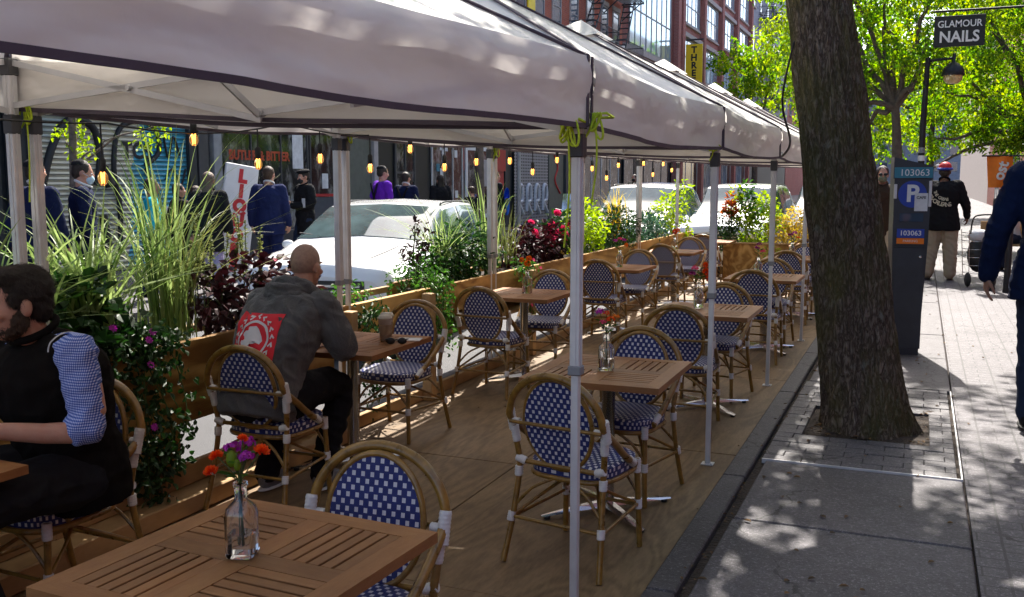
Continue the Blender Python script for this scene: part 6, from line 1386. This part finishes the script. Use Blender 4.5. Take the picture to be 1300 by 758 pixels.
for zi,z in enumerate((4.3,7.25,10.2,13.2)):
    for i,y in enumerate((31.3,33.1,34.9,36.9,38.9,40.9,42.6)):
        o=window(t,FXB,y,y+.95,z,z+1.9,M['wglass'],M['stone'],1,2)
        if i>=3 and zi==1 or (i in(4,6)): 
            ac=MB().bbox(FXB+.02,FXB+.42,y+.16,y+.8,z+.04,z+.45,.02).build('air_conditioner',M['white'],o)
        fr(FXB,y-.06,y+1.01,z+1.93,z+2.12,M['stone'],o,'lintel',.07)
sg=fr(FXB+.04,32.35,33.0,7.4,8.8,M['yellow'],t,'yellow_poster',.05)
def fire_escape(t,y0,y1,zs,x=FXB):
    f=thing('fire_escape',None,None); f.parent=t
    for z in zs:
        m=MB()
        for i in range(9): xx=x+.12+.9*i/8; m.box(xx-.02,xx+.02,y0,y1,z,z+.04)
        for yy in (y0,y1): m.box(x+.02,x+1.06,yy-.03,yy+.03,z-.06,z+.0)
        m.build('platform',M['ironblack'],f); m=MB()
        for zz in (z+.5,z+.95): m.tube([(x+.05,y0,zz),(x+1.05,y0,zz),(x+1.05,y1,zz),(x+.05,y1,zz)],.02,5)
        n=int((y1-y0)/.16)
        for i in range(n+1): yy=y0+(y1-y0)*i/n; m.tube([(x+1.05,yy,z),(x+1.05,yy,z+.95)],.01,4)
        m.build('railing',M['ironblack'],f); m=MB()
        for s in (0,.45): m.bar((x+.3+s,y0+.5,z+.03),(x+.3+s,y1-.5,z+2.9),.03,.09)
        for i in range(11): q=i/11; m.box(x+.3,x+.75,y0+.5+(y1-y0-1)*q-.09,y0+.5+(y1-y0-1)*q+.09,z+.1+2.85*q,z+.13+2.85*q)
        for yy in (y0+.1,y1-.1): m.bar((x,yy,z-.8),(x+.95,yy,z-.02),.04,.04)
        m.build('stair',M['ironblack'],f)
fire_escape(t,36.7,40.2,(6.9,9.85,12.85)); fire_escape(t,41.2,44.0,(6.7,9.65,12.6))
# F: maroon brick with big glazing
t=bldg('dark maroon brick building with a large blue glass bay above a stone ledge',44.2,54.2,16,M['brick_maroon'])
MB().box(FXB-12,FXB-.05,44.21,54.19,0,3.2).build('ground_floor',M['darkwall'],t)
fr(FXB,44.3,54.1,7.75,8.0,M['stone'],t,'stone_ledge',.12)
w=window(t,FXB,45.2,53.4,8.01,11.6,M['skyglass'],M['grey'],8,2,False,w=.1); w=window(t,FXB,45.2,53.4,12.1,15.2,M['skyglass'],M['grey'],8,2,False,w=.1)
w=window(t,FXB,44.6,53.6,.4,3.1,M['storeglass'],M['darkgrey'],5,1,False)
# G: factory building with bays
t=bldg('pinkish brick factory building with regular large blue windows between stone bands',54.2,79.4,22,M['brick_pink'])
MB().box(FXB-12,FXB-.05,54.21,79.39,0,3.2).build('ground_floor',M['darkwall'],t)
pil=[54.5,55.6,61.4,67.2,72.9,79.1]
for y in pil: fr(FXB,y-.3,y+.3,.1,21.5,M['brick_pink'],t,'pilaster',.28)
for z in (4.9,7.8,10.72,13.65,16.6):
    for a,b in zip(pil[1:],pil[2:]):
        window(t,FXB,a+.75,b-.75,z,z+2.05,M['skyglass'],M['grey'],4,2,True,w=.09); fr(FXB,a+.3,b-.3,z+2.1,z+2.35,M['stone'],t,'stone_band',.2)
for a,b in zip(pil[1:],pil[2:]): window(t,FXB,a+.5,b-.5,.4,3.1,M['storeglass'],M['white'],3,1,False)
sg=thing('blade_sign','tall yellow vertical blade sign reading THREE on the far building','sign',(0,0,0))
MB().bbox(-12.7,-11.75,55.9,56.0,6.2,9.35,.01).build('sign_panel',M['yellow'],sg)
for i,ch in enumerate('THREE'): text('sign_letter',ch,.5,M['signblack'],sg,(-12.22,55.895,9.02-i*.43),(PI/2,0,0),ext=.004,bold=.02)
MB().tube([(-13,55.95,9.6),(-11.7,55.95,9.6)],.05,6).build('bracket',M['ironblack'],sg)
# H: grey building with fire escape
t=bldg('grey stucco tenement with a tall black fire escape, far along the street',79.4,104,24,M['greywall'])
MB().box(FXB-12,FXB-.05,79.41,103.9,0,3.2).build('ground_floor',M['darkwall'],t)
for z in (5.2,8.6,12,15.5,19): 
    for y in (80.5,84,88,92,96,100): window(t,FXB,y,y+1.3,z,z+2.1,M['wglass'],M['stone'],1,2)
fire_escape(t,83.5,90.,(8.0,11.4,14.9,18.4)); 
for i,(y0,y1,h,mt,lb) in enumerate([(104,128,21,'brick_pink','pinkish building at the far end of the street'),(128,170,25,'greywall','bluish grey building farthest along the street'),(170,260,22,'brick_maroon','dark building closing the far distance of the street')]):
    t=bldg(lb,y0,y1,h,M[mt],z0=0)
    for z in (5,8.5,12,15.5):
        for k in range(5): y=y0+1.5+(y1-y0-3)*k/5; window(t,FXB,y,y+1.6,z,z+2.2,M['wglass'],M['stone'],1,2)
t=bldg('low pale building beside the shutter building, out of view',-14,4.,12,M['greywall'],z0=0)
# right side row
RX=4.2
t=bldg('dark building with white signs on the right, behind the leafy tree',26,44,14,M['darkwall'],x=RX,side=-1,z0=3.3); 
MB().box(RX+.05,RX+12,26.01,43.9,0,3.3).build('ground_floor',M['darkwall'],t)
for y in (27,31,35,39): window(t,RX,y,y+2.6,.5,2.9,M['storeglass'],M['white'],2,1,False,-1)
for i,(y,mt) in enumerate(((27.5,'white'),(30.5,'redtxt'),(36,'white'),(40,'teal'))): fr(RX,y,y+2.2,3.0,3.5,M[mt],t,'shop_fascia',.15,-1)
for y in (27,30,33,36,39,42): window(t,RX,y,y+1.1,4.8,6.8,M['wglass'],M['white'],1,2,True,-1)
a=thing('shop_awning','pale striped shop awning over the far right shopfront','awning',(0,0,0)); MB().add([V(p) for p in ((RX,29,3.1),(RX,34,3.1),(RX-1.3,34,2.5),(RX-1.3,29,2.5),(RX,29,3.05),(RX,34,3.05),(RX-1.3,34,2.3),(RX-1.3,29,2.3))],[(0,1,2,3),(4,7,6,5),(3,2,6,7),(0,3,7,4),(1,5,6,2)]).build('canvas',M['white'],a)
t=bldg('grey shop building past the awning on the right',44,75,16,M['brick_maroon'],x=RX,side=-1,z0=0)
for y in (46,52,58,64): window(t,RX,y,y+3,.5,3,M['storeglass'],M['white'],2,1,False,-1)
for y in (46,50,54,58,62,66): window(t,RX,y,y+1.1,4.8,6.8,M['wglass'],M['white'],1,2,True,-1)
t=bldg('red brick building on the right side of the street, farther along',75,130,18,M['stone'],x=RX,side=-1,z0=0)
t=bldg('low buildings on the right side behind the camera',-20,26,5.5,M['brick_maroon'],x=RX+.05,side=-1,z0=0)
for i,(x,y,z0,z1,mt) in enumerate([(2.0,30,2.6,3.1,'white'),(2.7,31,2.5,3.2,'white'),(2.4,33,2.7,3.2,'blue')]):
    s_=thing('shop_sign',['small white projecting sign above the man in the black jacket','white projecting sign left of the orange banner','small blue projecting sign behind the banner'][i],'sign',(0,0,0)); MB().bbox(x,x+.6,y,y+.06,z0,z1,.005).build('sign_board',M[mt],s_); MB().tube([(x,y+.03,z1+.06),(RX,y+.03,z1+.06)],.02,6).build('bracket',M['ironblack'],s_)
t=thing('building','bluish building added at the end of the street, its colour standing for haze','building'); MB().box(-16,30,262,280,0,34).build('wall',M['greywall'],t)  # grey blue block added where the street fades into haze
for z in range(4,32,4):
    for x in range(-14,28,4): MB().box(x,x+1.8,261.9,262-.002,z,z+2.2).build('window',M['wglass'],t)
# liquor sign and red board on the far sidewalk
t=thing('liquor_sign','leaning white signboard with red letters reading LIQUORS beside the blue suit','sign',(-10.1,12.5,SW),PI/2-.15)
b=MB().bbox(-.29,.27,-.03,.03,.02,1.85,.01).build('sign_board',M['white'],t); t.rotation_euler=(0,R(9),PI/2-.45)
for i,ch in enumerate('LIQUORS'): text('sign_letter',ch,.27,M['redtxt'],b,(.0,-.035,1.66-i*.235),(PI/2,0,0),ext=.003,bold=.02)
MB().bar((.3,.05,.0),(.3,.5,.02),.04,.04).build('brace',M['grey'],t)
t=thing('a_frame_board','red wooden sandwich board next to the person in a beret','sandwich board',(-10.9,16.3,SW),PI/2-.7)
for s in (-1,1):
    f=MB()
    for x in (-.32,.32): f.bar((x,s*.38,0),(x,s*.03,1.35),.05,.03)
    f.bar((-.32,s*.05,1.3),(.32,s*.05,1.3),.04,.05); f.bar((-.32,s*.3,.3),(.32,s*.3,.3),.04,.05); fo=f.build('frame',M['red'],t)
    MB().add([V((-.29,s*.295,.33)),V((.29,s*.295,.33)),V((.29,s*.06,1.26)),V((-.29,s*.06,1.26))],[(0,1,2,3)]).build('chalkboard',M['darkgrey'],fo)
t=thing('street_pole','pale grey street pole with stickers on the far sidewalk, before the grid shutter','pole',(-9.6,23.4,SW)); MB().lathe([(.07,0),(.06,.3),(.05,3.6)],n=12).build('shaft',M['grey'],t); MB().lathe([(.09,0),(.09,.06)],n=12).build('base',M['grey'],t)
# dark parked cars far side, seen in gaps
M['carblue']=plain('blue_car_paint',(.03,.06,.14),.2,.3,var=.02)
car((-7.7,27.5,-.05),'dark blue car parked on the far side, behind the scooter',M['carblue'],0,1,detail=False)
# ---------------------------------------------------------------- camera, sun, sky
cam=bpy.data.cameras.new('Camera'); co=bpy.data.objects.new('Camera',cam); C.objects.link(co); S.camera=co
cam.sensor_width=36; cam.lens=1235/1300*36; cam.clip_end=2000; cam.clip_start=.05
co.location=(0,0,1.68); co.rotation_euler=(R(90-6.9),0,R(22.7))
AZ=-13.;EL=51.
sd=bpy.data.lights.new('Sun','SUN'); sd.energy=5.; sd.angle=R(.53); sd.color=(1,.94,.85); so=bpy.data.objects.new('Sun',sd); C.objects.link(so)
sv=V((math.sin(R(AZ))*math.cos(R(EL)),math.cos(R(AZ))*math.cos(R(EL)),math.sin(R(EL)))); so.rotation_euler=sv.to_track_quat('Z','Y').to_euler(); so.location=(0,0,30)
w=bpy.data.worlds.new('World'); S.world=w; w.use_nodes=True; nt=w.node_tree; sk=nt.nodes.new('ShaderNodeTexSky'); sk.sky_type='NISHITA'; sk.sun_disc=False; sk.sun_elevation=R(EL); sk.sun_rotation=R(AZ); sk.air_density=.8; sk.dust_density=2.5; sk.ozone_density=.4
nt.links.new(sk.outputs[0],nt.nodes['Background'].inputs[0]); nt.nodes['Background'].inputs[1].default_value=.15
bpy.data.scenes.remove(TS)
S.view_settings.view_transform='Standard'; S.view_settings.look='None'; S.view_settings.exposure=1.36; S.view_settings.gamma=1
S.render.engine='CYCLES'; S.cycles.use_denoising=True; S.cycles.max_bounces=8; S.cycles.diffuse_bounces=4; S.cycles.transmission_bounces=8; S.cycles.transparent_max_bounces=8; S.cycles.sample_clamp_indirect=6; S.cycles.use_adaptive_sampling=True; S.cycles.adaptive_threshold=.02; S.cycles.caustics_reflective=False; S.cycles.caustics_refractive=False
